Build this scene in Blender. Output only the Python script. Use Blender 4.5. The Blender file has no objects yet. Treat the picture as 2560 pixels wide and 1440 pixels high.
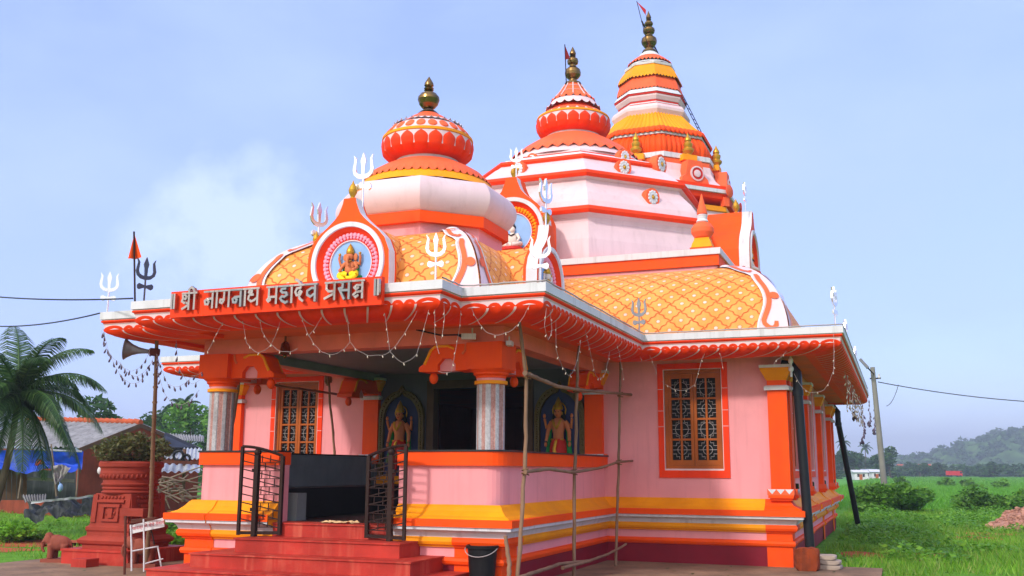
import bpy, math, random
import numpy as np
from mathutils import Matrix, Vector, noise as mnoise
R = math.radians
sc = bpy.context.scene
col = sc.collection

# ------------------------------------------------------------------ camera
CAM = Vector((7.6133, 0.0, 1.6))
YAW, PITCH, ROLL, FPX, CY = 0.3725, 0.1797, 0.0048, 2444.7, 731.33
FW = Vector((-math.sin(YAW)*math.cos(PITCH), math.cos(YAW)*math.cos(PITCH), math.sin(PITCH)))
RT0 = Vector((math.cos(YAW), math.sin(YAW), 0)); UP0 = RT0.cross(FW)
RT = math.cos(ROLL)*RT0 + math.sin(ROLL)*UP0
UP = -math.sin(ROLL)*RT0 + math.cos(ROLL)*UP0
cd = bpy.data.cameras.new('camera'); cam = bpy.data.objects.new('camera', cd); col.objects.link(cam)
cam.matrix_world = Matrix(((RT.x, UP.x, -FW.x, CAM.x), (RT.y, UP.y, -FW.y, CAM.y), (RT.z, UP.z, -FW.z, CAM.z), (0, 0, 0, 1)))
cd.sensor_width = 36; cd.lens = 36*FPX/2560; cd.shift_y = (CY-720)/2560
cd.clip_start = 0.1; cd.clip_end = 6000
sc.camera = cam

# ------------------------------------------------------------------ sky, sun, exposure
SUN = Vector((-0.27, -0.96, 0.66)).normalized()
wd = bpy.data.worlds.new('World'); sc.world = wd; wd.use_nodes = True
nt = wd.node_tree; bg = nt.nodes['Background']
sky = nt.nodes.new('ShaderNodeTexSky'); sky.sky_type = 'NISHITA'; sky.sun_disc = False
sky.sun_elevation = math.asin(SUN.z); sky.sun_rotation = math.atan2(SUN.x, SUN.y) % (2*math.pi)
sky.air_density = 1.0; sky.dust_density = 0.6; sky.ozone_density = 2.0
# thin monsoon cloud veil and a few brighter cumulus, by direction of view
tc = nt.nodes.new('ShaderNodeTexCoord')
mp = nt.nodes.new('ShaderNodeMapping'); mp.inputs['Scale'].default_value = (1, 1, 2.2)
nt.links.new(tc.outputs['Generated'], mp.inputs[0])
n1 = nt.nodes.new('ShaderNodeTexNoise'); n1.inputs['Scale'].default_value = 2.1; n1.inputs['Detail'].default_value = 8; n1.inputs['Roughness'].default_value = .55
nt.links.new(mp.outputs[0], n1.inputs['Vector'])
r1 = nt.nodes.new('ShaderNodeValToRGB'); r1.color_ramp.elements[0].position = .36; r1.color_ramp.elements[1].position = .68
r1.color_ramp.elements[0].color = (.50, .50, .50, 1); r1.color_ramp.elements[1].color = (.97, .97, .97, 1)
nt.links.new(n1.outputs[0], r1.inputs[0])
mx = nt.nodes.new('ShaderNodeMixRGB'); mx.inputs[2].default_value = (3.2, 4.15, 8.5, 1)
nt.links.new(sky.outputs[0], mx.inputs[1]); nt.links.new(r1.outputs[0], mx.inputs[0])
# cumulus bank low in the north-west
dot = nt.nodes.new('ShaderNodeVectorMath'); dot.operation = 'DISTANCE'
dot.inputs[1].default_value = Vector((-0.600, 0.770, 0.215))
nt.links.new(tc.outputs['Generated'], dot.inputs[0])
r2 = nt.nodes.new('ShaderNodeMapRange'); r2.inputs[1].default_value = .01; r2.inputs[2].default_value = .22
r2.inputs[3].default_value = 1; r2.inputs[4].default_value = 0
nt.links.new(dot.outputs['Value'], r2.inputs[0])
n2 = nt.nodes.new('ShaderNodeTexNoise'); n2.inputs['Scale'].default_value = 11; n2.inputs['Detail'].default_value = 9; n2.inputs['Roughness'].default_value = .58
nt.links.new(tc.outputs['Generated'], n2.inputs['Vector'])
ml = nt.nodes.new('ShaderNodeMath'); ml.operation = 'MULTIPLY'
nt.links.new(r2.outputs[0], ml.inputs[0]); nt.links.new(n2.outputs[0], ml.inputs[1])
r3 = nt.nodes.new('ShaderNodeMapRange'); r3.inputs[1].default_value = .27; r3.inputs[2].default_value = .43
r3.inputs[3].default_value = 0; r3.inputs[4].default_value = .26
nt.links.new(ml.outputs[0], r3.inputs[0])
mx2 = nt.nodes.new('ShaderNodeMixRGB'); mx2.inputs[2].default_value = (7.2, 7.9, 8.6, 1)
nt.links.new(mx.outputs[0], mx2.inputs[1]); nt.links.new(r3.outputs[0], mx2.inputs[0])
# glow added to the sky around the sun, out of view, to brighten shaded walls
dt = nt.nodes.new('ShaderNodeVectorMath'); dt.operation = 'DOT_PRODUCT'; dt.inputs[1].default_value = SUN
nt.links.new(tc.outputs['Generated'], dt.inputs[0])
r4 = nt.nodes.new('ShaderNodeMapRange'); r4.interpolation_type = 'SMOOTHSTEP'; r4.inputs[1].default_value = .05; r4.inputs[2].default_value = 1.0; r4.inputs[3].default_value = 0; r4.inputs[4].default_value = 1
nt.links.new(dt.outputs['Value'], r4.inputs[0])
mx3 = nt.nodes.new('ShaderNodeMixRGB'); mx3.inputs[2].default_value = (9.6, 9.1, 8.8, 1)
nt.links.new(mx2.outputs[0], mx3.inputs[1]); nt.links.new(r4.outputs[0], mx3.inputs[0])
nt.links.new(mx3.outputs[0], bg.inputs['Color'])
bg.inputs['Strength'].default_value = 0.142
sd = bpy.data.lights.new('sun', 'SUN'); sd.energy = 2.0; sd.angle = R(5); sd.color = (1, .94, .86)
so = bpy.data.objects.new('sun', sd); col.objects.link(so); so.rotation_euler = SUN.to_track_quat('Z', 'Y').to_euler(); so.location = (0, 0, 60)
sc.view_settings.view_transform = 'Standard'; sc.view_settings.look = 'None'; sc.view_settings.gamma = 1
sc.view_settings.use_curve_mapping = False; sc.view_settings.exposure = 0.42
sc.cycles.max_bounces = 6; sc.cycles.diffuse_bounces = 3; sc.cycles.glossy_bounces = 3; sc.cycles.transparent_max_bounces = 6

def P(px, py, x=None, y=None, z=None, dist=None):
    """a point of the place measured in the photograph: a viewing ray met with a known plane"""
    d = FW*FPX + RT*(px-1280) + UP*(CY-py)
    if x is not None: t = (x-CAM.x)/d.x
    elif y is not None: t = (y-CAM.y)/d.y
    elif z is not None: t = (z-CAM.z)/d.z
    else: t = dist/math.hypot(d.x, d.y)
    return CAM + d*t

# ------------------------------------------------------------------ materials
class NT:
    def __init__(s, m): s.t = m.node_tree; s.n = s.t.nodes; s.l = s.t.links
    def node(s, k): return s.n.new(k)
    def put(s, inp, v):
        if isinstance(v, bpy.types.NodeSocket): s.l.new(v, inp)
        elif isinstance(v, (tuple, list)) and len(v) == 3 and inp.type == 'RGBA': inp.default_value = (*v, 1)
        else: inp.default_value = v
    def math(s, op, a, b=0.0, c=None):
        n = s.node('ShaderNodeMath'); n.operation = op; s.put(n.inputs[0], a); s.put(n.inputs[1], b)
        if c is not None: s.put(n.inputs[2], c)
        return n.outputs[0]
    def mix(s, f, a, b):
        n = s.node('ShaderNodeMixRGB'); s.put(n.inputs[0], f); s.put(n.inputs[1], a); s.put(n.inputs[2], b); return n.outputs[0]
    def noise(s, scale, vec=None, detail=5, rough=.55):
        n = s.node('ShaderNodeTexNoise'); n.inputs['Scale'].default_value = scale; n.inputs['Detail'].default_value = detail
        n.inputs['Roughness'].default_value = rough
        if vec is not None: s.l.new(vec, n.inputs['Vector'])
        return n.outputs[0]
    def rng(s, v, a, b, c=0., d=1.):
        n = s.node('ShaderNodeMapRange'); s.put(n.inputs[0], v)
        for i, q in enumerate((a, b, c, d)): n.inputs[i+1].default_value = q
        return n.outputs[0]
    def pos(s, scale=(1, 1, 1)):
        g = s.node('ShaderNodeNewGeometry'); m = s.node('ShaderNodeMapping'); m.inputs['Scale'].default_value = scale
        s.l.new(g.outputs['Position'], m.inputs[0]); return m.outputs[0]
    def bump(s, h, strength=.3, dist=.02):
        n = s.node('ShaderNodeBump'); n.inputs['Strength'].default_value = strength; n.inputs['Distance'].default_value = dist
        s.put(n.inputs['Height'], h); return n.outputs[0]

def base(name):
    m = bpy.data.materials.new(name); m.use_nodes = True
    return m, NT(m), m.node_tree.nodes['Principled BSDF']

def paint(name, c, rough=.6, var=.14, dirt=.25, metal=0, bump=.25, spec=.2, dirtcol=None):
    m, t, b = base(name)
    p = t.pos(); n = t.noise(1.7, p, 6); f = t.noise(38, p, 3)
    st = t.math('MAXIMUM', t.noise(2.6, t.pos((2.6, 2.6, .16)), 6, .62), t.math('SUBTRACT', t.noise(.9, p, 7, .65), .04))
    k = t.math('MULTIPLY', t.rng(st, .52, .78), dirt)
    dk = tuple(x*.55 for x in c) if dirtcol is None else dirtcol
    lt = tuple(min(1, x*(1+var)) for x in c); lo = tuple(x*(1-var) for x in c)
    cc = t.mix(k, t.mix(t.rng(n, .3, .7), lo, lt), dk)
    t.put(b.inputs['Base Color'], cc); b.inputs['Metallic'].default_value = metal
    b.inputs['Specular IOR Level'].default_value = spec
    t.put(b.inputs['Roughness'], t.rng(n, .3, .7, rough-.08, rough+.08))
    t.put(b.inputs['Normal'], t.bump(t.math('ADD', f, n), bump, .006))
    return m

def lum(r, g, b):
    return tuple(((x/255+.055)/1.055)**2.4 if x > 10 else x/255/12.92 for x in (r, g, b))

M = {}
M['orange'] = paint('orange_paint', lum(254, 80, 6), dirt=.2)
M['orange_red'] = paint('orange_red_paint', lum(246, 62, 16), dirt=.25)
M['coral'] = paint('coral_paint', lum(252, 102, 58), dirt=.25)
M['yellow'] = paint('marigold_paint', lum(252, 154, 12), dirt=.2)
M['pink'] = paint('pink_wall_paint', lum(233, 154, 160), dirt=.3, var=.05, dirtcol=lum(170, 105, 105))
M['pale'] = paint('pale_pink_paint', lum(226, 197, 201), dirt=.3, var=.05, dirtcol=lum(170, 140, 140))
M['white'] = paint('white_paint', lum(212, 212, 218), dirt=.5, var=.05, dirtcol=lum(130, 125, 120))
M['maroon'] = paint('maroon_paint', lum(132, 26, 44), dirt=.2)
M['stepred'] = paint('red_oxide_floor', lum(170, 50, 40), rough=.55, dirt=.75, var=.28, dirtcol=lum(206, 112, 88))
M['pillarred'] = paint('red_oxide_stone', lum(150, 58, 45), rough=.8, dirt=.35, var=.2, bump=.8)
M['beampink'] = paint('beam_bounce_pink', lum(240, 132, 116), dirt=.3)  # deeper pink carries the red light bounced under the eave
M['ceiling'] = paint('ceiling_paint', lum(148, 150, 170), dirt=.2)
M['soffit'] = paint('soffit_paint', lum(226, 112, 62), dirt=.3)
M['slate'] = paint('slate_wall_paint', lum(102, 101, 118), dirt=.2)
M['darkgranite'] = paint('dark_granite', (.012, .013, .014), rough=.4, dirt=0, bump=.05, spec=.5)
M['greystone'] = paint('grey_stone', (.22, .24, .235), rough=.6)
M['rose'] = paint('rose_petal_paint', lum(255, 160, 182), dirt=.1)
M['skyblue'] = paint('sky_blue_paint', lum(142, 178, 226), dirt=.1)
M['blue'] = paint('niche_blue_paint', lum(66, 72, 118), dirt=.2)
M['gold'] = paint('gold_paint', lum(200, 150, 50), rough=.35, metal=.6, dirt=.2)
M['skin'] = paint('statue_skin', lum(208, 120, 76), dirt=.1)
M['white_skin'] = paint('statue_white', lum(230, 215, 205), dirt=.15)
M['green'] = paint('statue_green', lum(40, 140, 70), dirt=.1)
M['yellowcloth'] = paint('statue_yellow', lum(245, 215, 30), dirt=.1)
M['redcloth'] = paint('statue_red', lum(205, 45, 35), dirt=.1)
M['blackpaint'] = paint('black_paint', (.012, .011, .01), rough=.5, dirt=0)
M['hair'] = paint('statue_hair', (.02, .016, .015), rough=.6)
M['brass'] = paint('aged_brass', (.22, .135, .05), rough=.26, metal=1, dirt=.8, dirtcol=(.03, .026, .024))
M['steel'] = paint('polished_steel', (.86, .86, .87), rough=.22, metal=.85, dirt=.25, bump=.05, dirtcol=(.3, .29, .28))
M['darksteel'] = paint('dark_steel', (.10, .095, .10), rough=.25, metal=.9, dirt=.6, dirtcol=(.14, .04, .03))
M['greysteel'] = paint('shade_toned_steel', (.26, .28, .30), rough=.45, metal=.5, dirt=.4, dirtcol=(.14, .12, .10))
M['soil'] = paint('red_soil', lum(168, 84, 50), rough=.95, var=.3, dirt=.4, bump=1.2, dirtcol=lum(110, 84, 40))
M['oldsteel'] = paint('tarnish_reflection_steel', (.42, .38, .35), rough=.25, metal=1, dirt=1, bump=.1, dirtcol=(.12, .07, .04))
M['iron'] = paint('dark_iron', (.03, .016, .014), rough=.5, metal=.3, dirt=.5, dirtcol=(.08, .03, .015))
M['rust'] = paint('rusty_iron', (.10, .03, .02), rough=.7, dirt=.6, dirtcol=(.2, .07, .03))
M['wood'] = paint('brown_wood', lum(168, 86, 30), rough=.4, var=.25)
M['pipe'] = paint('black_pipe', (.012, .014, .018), rough=.35, dirt=.1, dirtcol=(.06, .06, .06))
M['bamboo'] = paint('bamboo', lum(132, 104, 82), rough=.65, var=.25, dirt=.7, dirtcol=lum(84, 60, 44))
M['rope'] = paint('coir_rope', lum(120, 92, 64), rough=.9)
M['elephantstone'] = paint('brown_stone', lum(136, 72, 58), rough=.85, dirt=.4, var=.2, bump=.8)
M['archgold'] = paint('dull_gold_paint', (.16, .11, .04), rough=.5, dirt=.3)
M['concrete'] = paint('concrete', (.24, .15, .095), rough=.8, var=.35, dirt=.9, bump=.6, dirtcol=(.12, .08, .055))
M['asbestos'] = paint('asbestos_sheet', (.25, .25, .26), rough=.85, var=.3, dirt=.8, dirtcol=(.08, .08, .08))
M['zinc'] = paint('zinc_sheet', (.42, .45, .5), rough=.45, metal=.4, dirt=.7, dirtcol=(.12, .1, .09))
M['brick'] = paint('laterite_wall', lum(130, 62, 44), rough=.9, var=.3, dirt=.5)
M['tarp'] = paint('blue_tarp', lum(22, 70, 190), rough=.4, var=.25, dirt=.2, bump=.8)
M['darktarp'] = paint('dark_tarp', (.05, .06, .065), rough=.45, var=.4, dirt=.7, bump=1, dirtcol=(.22, .24, .26))
M['plank'] = paint('weathered_plank', (.13, .075, .05), rough=.85, var=.3, dirt=.5)
M['clay'] = paint('clay_tile', lum(176, 84, 54), rough=.85, var=.3)
M['cloth'] = paint('grey_cloth', (.35, .33, .33), rough=.9, var=.2)
M['firewood'] = paint('firewood', (.22, .17, .13), rough=.9, var=.4)
M['wire'] = paint('grey_wire', (.40, .36, .36), rough=.6, dirt=.2)
M['cable'] = paint('dark_cable', (.02, .02, .022), rough=.5, dirt=0)
M['bulb'] = paint('clear_bulb', (.66, .58, .46), rough=.2, dirt=0, bump=0, spec=.6)
M['darkbulb'] = paint('violet_bulb', (.07, .035, .075), rough=.25, dirt=0, bump=0, spec=.6)
M['bucket'] = paint('black_plastic', (.010, .012, .014), rough=.38, dirt=.25, dirtcol=(.05, .045, .04))
M['flag'] = paint('saffron_cloth', lum(236, 84, 24), rough=.85, var=.1)
M['redflag'] = paint('faded_red_cloth', lum(190, 52, 52), rough=.85, var=.1)
M['signwhite'] = paint('sign_white', (.75, .75, .76), rough=.4, dirt=.1)
M['letterred'] = paint('letter_red', lum(205, 30, 60), rough=.5, dirt=0)
M['horn'] = paint('horn_grey', (.19, .20, .23), rough=.45, dirt=.3)
M['gravel'] = paint('laterite_gravel', lum(188, 140, 122), rough=.95, var=.4, dirt=.5, dirtcol=lum(120, 66, 50))
M['flatstone'] = paint('flat_stone', (.42, .34, .28), rough=.9, var=.25)
M['laterite'] = paint('laterite_block', lum(150, 66, 34), rough=.95, var=.5, dirt=.8, bump=1.5, dirtcol=(.02, .015, .012))
M['bark'] = paint('bark', (.11, .085, .06), rough=.95, var=.4, bump=1)
M['cementpole'] = paint('cement_pole', (.24, .23, .21), rough=.85, var=.15, dirt=.5)
M['tray'] = paint('marigold_offering', lum(240, 200, 150), rough=.8, var=.2)

def tile_mat():
    m, t, b = base('fish_scale_tile_relief')
    uv = t.node('ShaderNodeUVMap').outputs[0]
    sp = t.node('ShaderNodeSeparateXYZ'); t.l.new(uv, sp.inputs[0])
    p = t.math('DIVIDE', sp.outputs[0], .425); q = t.math('DIVIDE', sp.outputs[1], .36)
    A0 = t.math('ADD', p, q); B0 = t.math('SUBTRACT', p, q)
    w = .042
    A = t.math('ADD', A0, t.math('MULTIPLY', t.math('SINE', t.math('MULTIPLY', B0, 4*math.pi)), w))
    B = t.math('ADD', B0, t.math('MULTIPLY', t.math('SINE', t.math('MULTIPLY', A0, 4*math.pi)), -w))
    def line(x): return t.math('ABSOLUTE', t.math('SUBTRACT', t.math('FRACT', x), .5))
    e = t.math('MAXIMUM', line(A), line(B))
    ln = t.rng(e, .455, .478)
    fa = t.math('SUBTRACT', t.math('FRACT', A0), .5); fb = t.math('SUBTRACT', t.math('FRACT', B0), .5)
    d = t.math('SQRT', t.math('ADD', t.math('MULTIPLY', fa, fa), t.math('MULTIPLY', fb, fb)))
    dot = t.rng(d, .125, .108); rim = t.math('SUBTRACT', t.rng(d, .165, .15), dot)
    n = t.noise(2.5, t.pos(), 6)
    c = t.mix(t.rng(n, .3, .7), lum(232, 140, 54), lum(244, 166, 84))
    c = t.mix(t.math('MULTIPLY', t.rng(t.noise(3, t.pos((2, 2, .3)), 6), .5, .8), .3), c, lum(150, 90, 40))
    gr = t.math('MULTIPLY', t.rng(t.noise(9, t.pos(), 4), .35, .65, .45, 1), t.rng(n, .25, .75, .7, 1))
    soft = t.rng(e, .40, .478)
    c = t.mix(t.math('MULTIPLY', soft, .35), c, lum(206, 110, 40)); c = t.mix(t.math('MULTIPLY', ln, gr), c, lum(204, 70, 22)); c = t.mix(t.math('MULTIPLY', rim, .35), c, lum(225, 100, 40)); c = t.mix(t.math('MULTIPLY', dot, t.rng(t.noise(4, t.pos(), 4), .3, .6, .55, 1)), c, lum(240, 200, 186))
    t.put(b.inputs['Base Color'], c); b.inputs['Roughness'].default_value = .6; b.inputs['Specular IOR Level'].default_value = .3
    h = t.math('SUBTRACT', t.math('MULTIPLY', dot, .8), t.math('MULTIPLY', ln, 1.0))
    t.put(b.inputs['Normal'], t.bump(h, .8, .03))
    return m
M['tile'] = tile_mat()

def granite():
    m, t, b = base('speckled_granite')
    def spk(c0, c1, c2):
        n = t.noise(26, t.pos((1, 1, .7)), 4, .7); n2 = t.noise(60, t.pos(), 2, .8)
        return t.mix(t.rng(n2, .5, .7), t.mix(t.rng(n, .42, .58), c0, c1), c2)
    c = spk((.40, .40, .43), (.52, .52, .55), (.28, .26, .27))
    t.put(b.inputs['Base Color'], c); b.inputs['Roughness'].default_value = .45
    m2, t2, b2 = base('pink_granite'); t = t2
    c = spk((.42, .20, .18), (.50, .30, .27), (.26, .12, .11))
    t.put(b2.inputs['Base Color'], c); b2.inputs['Roughness'].default_value = .75
    return m, m2
M['granite'], M['pinkgranite'] = granite()

def glass():
    m, t, b = base('dark_window_glass')
    b.inputs['Base Color'].default_value = (.012, .013, .014, 1); b.inputs['Roughness'].default_value = .2
    b.inputs['Specular IOR Level'].default_value = .06
    return m
M['glass'] = glass()

def leafmat(name, cols, trans=.25, rough=.5):
    m, t, b = base(name)
    g = t.node('ShaderNodeNewGeometry')
    r = t.node('ShaderNodeValToRGB'); el = r.color_ramp.elements
    for i, c in enumerate(cols):
        e = el[i] if i < 2 else el.new(1)
        e.position = i/(len(cols)-1); e.color = (*c, 1)
    t.l.new(g.outputs['Random Per Island'], r.inputs[0])
    n = t.noise(.45, t.pos(), 4)
    c = t.mix(t.rng(n, .35, .7, 0, .5), r.outputs[0], tuple(x*.5 for x in cols[0]))
    t.put(b.inputs['Base Color'], c); b.inputs['Roughness'].default_value = rough; b.inputs['Specular IOR Level'].default_value = .3
    tr = t.node('ShaderNodeBsdfTranslucent'); t.put(tr.inputs[0], c)
    ms = t.node('ShaderNodeMixShader'); ms.inputs[0].default_value = trans
    t.l.new(b.outputs[0], ms.inputs[1]); t.l.new(tr.outputs[0], ms.inputs[2])
    t.l.new(ms.outputs[0], m.node_tree.nodes['Material Output'].inputs[0])
    return m
M['weed'] = leafmat('weed_leaf', [(.09, .26, .015), (.18, .44, .03), (.28, .54, .05)], .4)
M['shrub'] = leafmat('shrub_leaf', [(.06, .16, .018), (.12, .31, .03), (.20, .40, .05)], .35)
M['olive'] = leafmat('olive_leaf', [(.06, .075, .02), (.11, .12, .035), (.15, .14, .05)])
M['palm'] = leafmat('palm_leaf', [(.03, .075, .022), (.055, .14, .034), (.13, .23, .06)], .3, .35)
M['forest'] = leafmat('forest_leaf', [(.02, .065, .016), (.04, .115, .024), (.07, .16, .035)])
M['grass'] = leafmat('grass_blade', [(.12, .30, .015), (.20, .46, .03), (.29, .54, .05), (.36, .42, .10)], .45)
M['rice'] = leafmat('rice_blade', [(.11, .34, .022), (.16, .42, .035), (.21, .48, .045)], .45)

def groundmat():
    m, t, b = base('grassy_earth')
    n = t.noise(.35, t.pos(), 7, .6); n2 = t.noise(3.5, t.pos(), 5); f = t.noise(25, t.pos(), 4)
    c = t.mix(t.rng(n2, .3, .7), (.10, .27, .022), (.18, .42, .04))
    c = t.mix(t.rng(n, .60, .68), c, (.20, .075, .035))
    t.put(b.inputs['Base Color'], c); b.inputs['Roughness'].default_value = .9; b.inputs['Specular IOR Level'].default_value = .1
    t.put(b.inputs['Normal'], t.bump(t.math('ADD', f, n2), 1, .08))
    return m
M['ground'] = groundmat()

def fieldmat():
    m, t, b = base('rice_field')
    n = t.noise(.03, t.pos((1, .35, 1)), 6, .6); f = t.noise(2.0, t.pos(), 4)
    c = t.mix(t.rng(n, .35, .65), (.085, .29, .03), (.13, .37, .05))
    c = t.mix(t.rng(f, .35, .7, 0, .3), c, (.06, .20, .02))
    t.put(b.inputs['Base Color'], c); b.inputs['Roughness'].default_value = .9; b.inputs['Specular IOR Level'].default_value = .1
    t.put(b.inputs['Normal'], t.bump(f, 1, .3))
    return m
M['field'] = fieldmat()

def hillmat():
    m, t, b = base('wooded_hillside')
    v = t.node('ShaderNodeTexVoronoi'); v.inputs['Scale'].default_value = .13; t.l.new(t.pos(), v.inputs['Vector'])
    n = t.noise(.02, t.pos(), 6, .6)
    c = t.mix(t.rng(v.outputs[0], 0, .8), (.10, .20, .05), (.012, .04, .012))
    c = t.mix(t.rng(n, .4, .7, 0, .6), c, (.10, .18, .05))
    t.put(b.inputs['Base Color'], c); b.inputs['Roughness'].default_value = 1; b.inputs['Specular IOR Level'].default_value = 0
    return m
M['hill'] = hillmat()

# ------------------------------------------------------------------ mesh builder
WM = {}
class MB:
    def __init__(s): s.v = []; s.f = []; s.m = []; s.s = []; s.uv = {}
    def add(s, vs, fs, mat=0, smooth=False, uvs=None):
        o = len(s.v); s.v += [tuple(p) for p in vs]
        for i, f in enumerate(fs):
            s.f.append([o+k for k in f]); s.m.append(mat if isinstance(mat, int) else mat[i]); s.s.append(smooth)
            if uvs: s.uv[len(s.f)-1] = [uvs[k] for k in f]
        return s
    def box(s, x0, x1, y0, y1, z0, z1, mat=0):
        vs = [(x, y, z) for z in (z0, z1) for y in (y0, y1) for x in (x0, x1)]
        return s.add(vs, [(0, 2, 3, 1), (4, 5, 7, 6), (0, 1, 5, 4), (2, 6, 7, 3), (0, 4, 6, 2), (1, 3, 7, 5)], mat)
    def beam(s, p, q, w, h, mat=0, up=(0, 0, 1)):
        p, q = Vector(p), Vector(q); d = (q-p).normalized(); u = Vector(up)
        if abs(d.dot(u)) > .95: u = Vector((1, 0, 0))
        a = d.cross(u).normalized(); b = a.cross(d)
        vs = [c + a*(i*w/2) + b*(j*h/2) for c in (p, q) for j in (-1, 1) for i in (-1, 1)]
        return s.add(vs, [(0, 1, 3, 2), (4, 6, 7, 5), (0, 4, 5, 1), (2, 3, 7, 6), (0, 2, 6, 4), (1, 5, 7, 3)], mat)
    def tube(s, pts, r, n=8, mat=0, smooth=True, cap=True):
        pts = [Vector(p) for p in pts]; k = len(pts); rr = r if isinstance(r, (list, tuple)) else [r]*k
        t0 = (pts[1]-pts[0]).normalized(); u = Vector((0, 0, 1)) if abs(t0.z) < .9 else Vector((1, 0, 0))
        a = t0.cross(u).normalized(); vs = []
        for i in range(k):
            t = (pts[min(i+1, k-1)]-pts[max(i-1, 0)]).normalized()
            a = (a - t*a.dot(t)).normalized(); b = t.cross(a)
            vs += [pts[i] + (a*math.cos(2*math.pi*j/n) + b*math.sin(2*math.pi*j/n))*rr[i] for j in range(n)]
        fs = [(i*n+j, i*n+(j+1) % n, (i+1)*n+(j+1) % n, (i+1)*n+j) for i in range(k-1) for j in range(n)]
        s.add(vs, fs, mat, smooth)
        if cap: s.add(vs[:n], [tuple(reversed(range(n)))], mat); s.add(vs[-n:], [tuple(range(n))], mat)
        return s
    def lathe(s, prof, c=(0, 0), n=32, mats=None, smooth=True, rot=0, mod=None, z0=0):
        """prof [(r,z)]; mats one per segment; mod(angle,i)->radius factor; angle from -Y towards +X"""
        vs = []
        for i, (r, z) in enumerate(prof):
            for j in range(n):
                a = R(rot)+2*math.pi*j/n; q = r*(mod(a, i) if mod else 1)
                vs.append((c[0]+q*math.sin(a), c[1]-q*math.cos(a), z+z0))
        for i in range(len(prof)-1):
            mt = mats[i] if mats else 0
            fs = [(i*n+j, i*n+(j+1) % n, (i+1)*n+(j+1) % n, (i+1)*n+j) for j in range(n)]
            if prof[i+1][1] < prof[i][1]: fs = [tuple(reversed(f)) for f in fs]
            loc = sorted({k for f in fs for k in f}); mp_ = {k: q for q, k in enumerate(loc)}
            s.add([vs[k] for k in loc], [tuple(mp_[k] for k in f) for f in fs], mt, smooth)
        for i, fl in ((0, 0), (len(prof)-1, 1)):
            if prof[i][0] > .004:
                ring = vs[i*n:(i+1)*n]
                up = fl if prof[-1][1] >= prof[0][1] else 1-fl
                s.add(ring, [tuple(range(n)) if up else tuple(reversed(range(n)))], (mats[min(i, len(mats)-1)] if mats else 0))
        return s
    def sphere(s, c, r, mat=0, nu=14, nv=9):
        rx, ry, rz = r if isinstance(r, (tuple, list)) else (r, r, r)
        vs = [(c[0]+rx*math.sin(math.pi*i/nv)*math.cos(2*math.pi*j/nu), c[1]+ry*math.sin(math.pi*i/nv)*math.sin(2*math.pi*j/nu), c[2]+rz*math.cos(math.pi*i/nv)) for i in range(nv+1) for j in range(nu)]
        fs = [(i*nu+j, (i+1)*nu+j, (i+1)*nu+(j+1) % nu, i*nu+(j+1) % nu) for i in range(nv) for j in range(nu)]
        return s.add(vs, fs, mat, True)
    def prism(s, poly, fn, d0, d1, mat=0, smat=None):
        """2D polygon (CCW) mapped by fn(a,b,depth), extruded d0->d1"""
        n = len(poly); vs = [fn(a, b, d0) for a, b in poly] + [fn(a, b, d1) for a, b in poly]
        s.add(vs, [tuple(range(n)), tuple(reversed(range(n, 2*n)))], mat)
        s.add(vs, [(i, i+n, (i+1) % n+n, (i+1) % n) for i in range(n)], mat if smat is None else smat)
        return s
    def sweep(s, path, prof, closed=False, cap=True, smooth=False):
        """path XY (CCW, outward to the right); prof [(d,z,mat)] mat of the segment that follows"""
        n = len(path); rings = []
        for i in range(n):
            rings.append([(*off(path, i, d, closed), z) for d, z, _ in prof])
        k = len(prof); vs = [p for r_ in rings for p in r_]
        rng_ = range(n) if closed else range(n-1)
        for i in rng_:
            j = (i+1) % n
            for q in range(k-1):
                s.add([vs[i*k+q], vs[j*k+q], vs[j*k+q+1], vs[i*k+q+1]], [(0, 3, 2, 1)], prof[q][2], smooth)
        if cap and not closed:
            s.add(rings[0], [tuple(range(k))], prof[0][2]); s.add(rings[-1], [tuple(reversed(range(k)))], prof[0][2])
        return s
    def grid(s, fn, nu, nv, mat=0, smooth=True, uvf=None, flip=False):
        vs = [fn(i/nu, j/nv) for j in range(nv+1) for i in range(nu+1)]
        uvs = [uvf(i/nu, j/nv) for j in range(nv+1) for i in range(nu+1)] if uvf else None
        fs = [(j*(nu+1)+i, j*(nu+1)+i+1, (j+1)*(nu+1)+i+1, (j+1)*(nu+1)+i) for j in range(nv) for i in range(nu)]
        if flip: fs = [tuple(reversed(f)) for f in fs]
        return s.add(vs, fs, mat, smooth, uvs)
    def build(s, name, mats, parent=None, W=None, label=None):
        if not isinstance(mats, (list, tuple)): mats = [mats]
        me = bpy.data.meshes.new(name)
        vs = s.v
        if W is None:
            a = np.array(vs); c = Vector((float(a[:, 0].mean()), float(a[:, 1].mean()), float(a[:, 2].min())))
            W = Matrix.Translation(c); vs = [(p[0]-c.x, p[1]-c.y, p[2]-c.z) for p in vs]
        me.from_pydata(vs, [], s.f)
        for m in mats: me.materials.append(M[m] if isinstance(m, str) else m)
        me.polygons.foreach_set('material_index', s.m); me.polygons.foreach_set('use_smooth', s.s)
        if s.uv:
            ul = me.uv_layers.new(name='UVMap').data
            for i, p in enumerate(me.polygons):
                if i in s.uv:
                    for li, q in zip(p.loop_indices, s.uv[i]): ul[li].uv = q
        me.update()
        o = bpy.data.objects.new(name, me); col.objects.link(o); place(o, W, parent)
        if label: o['label'] = label
        return o

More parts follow.
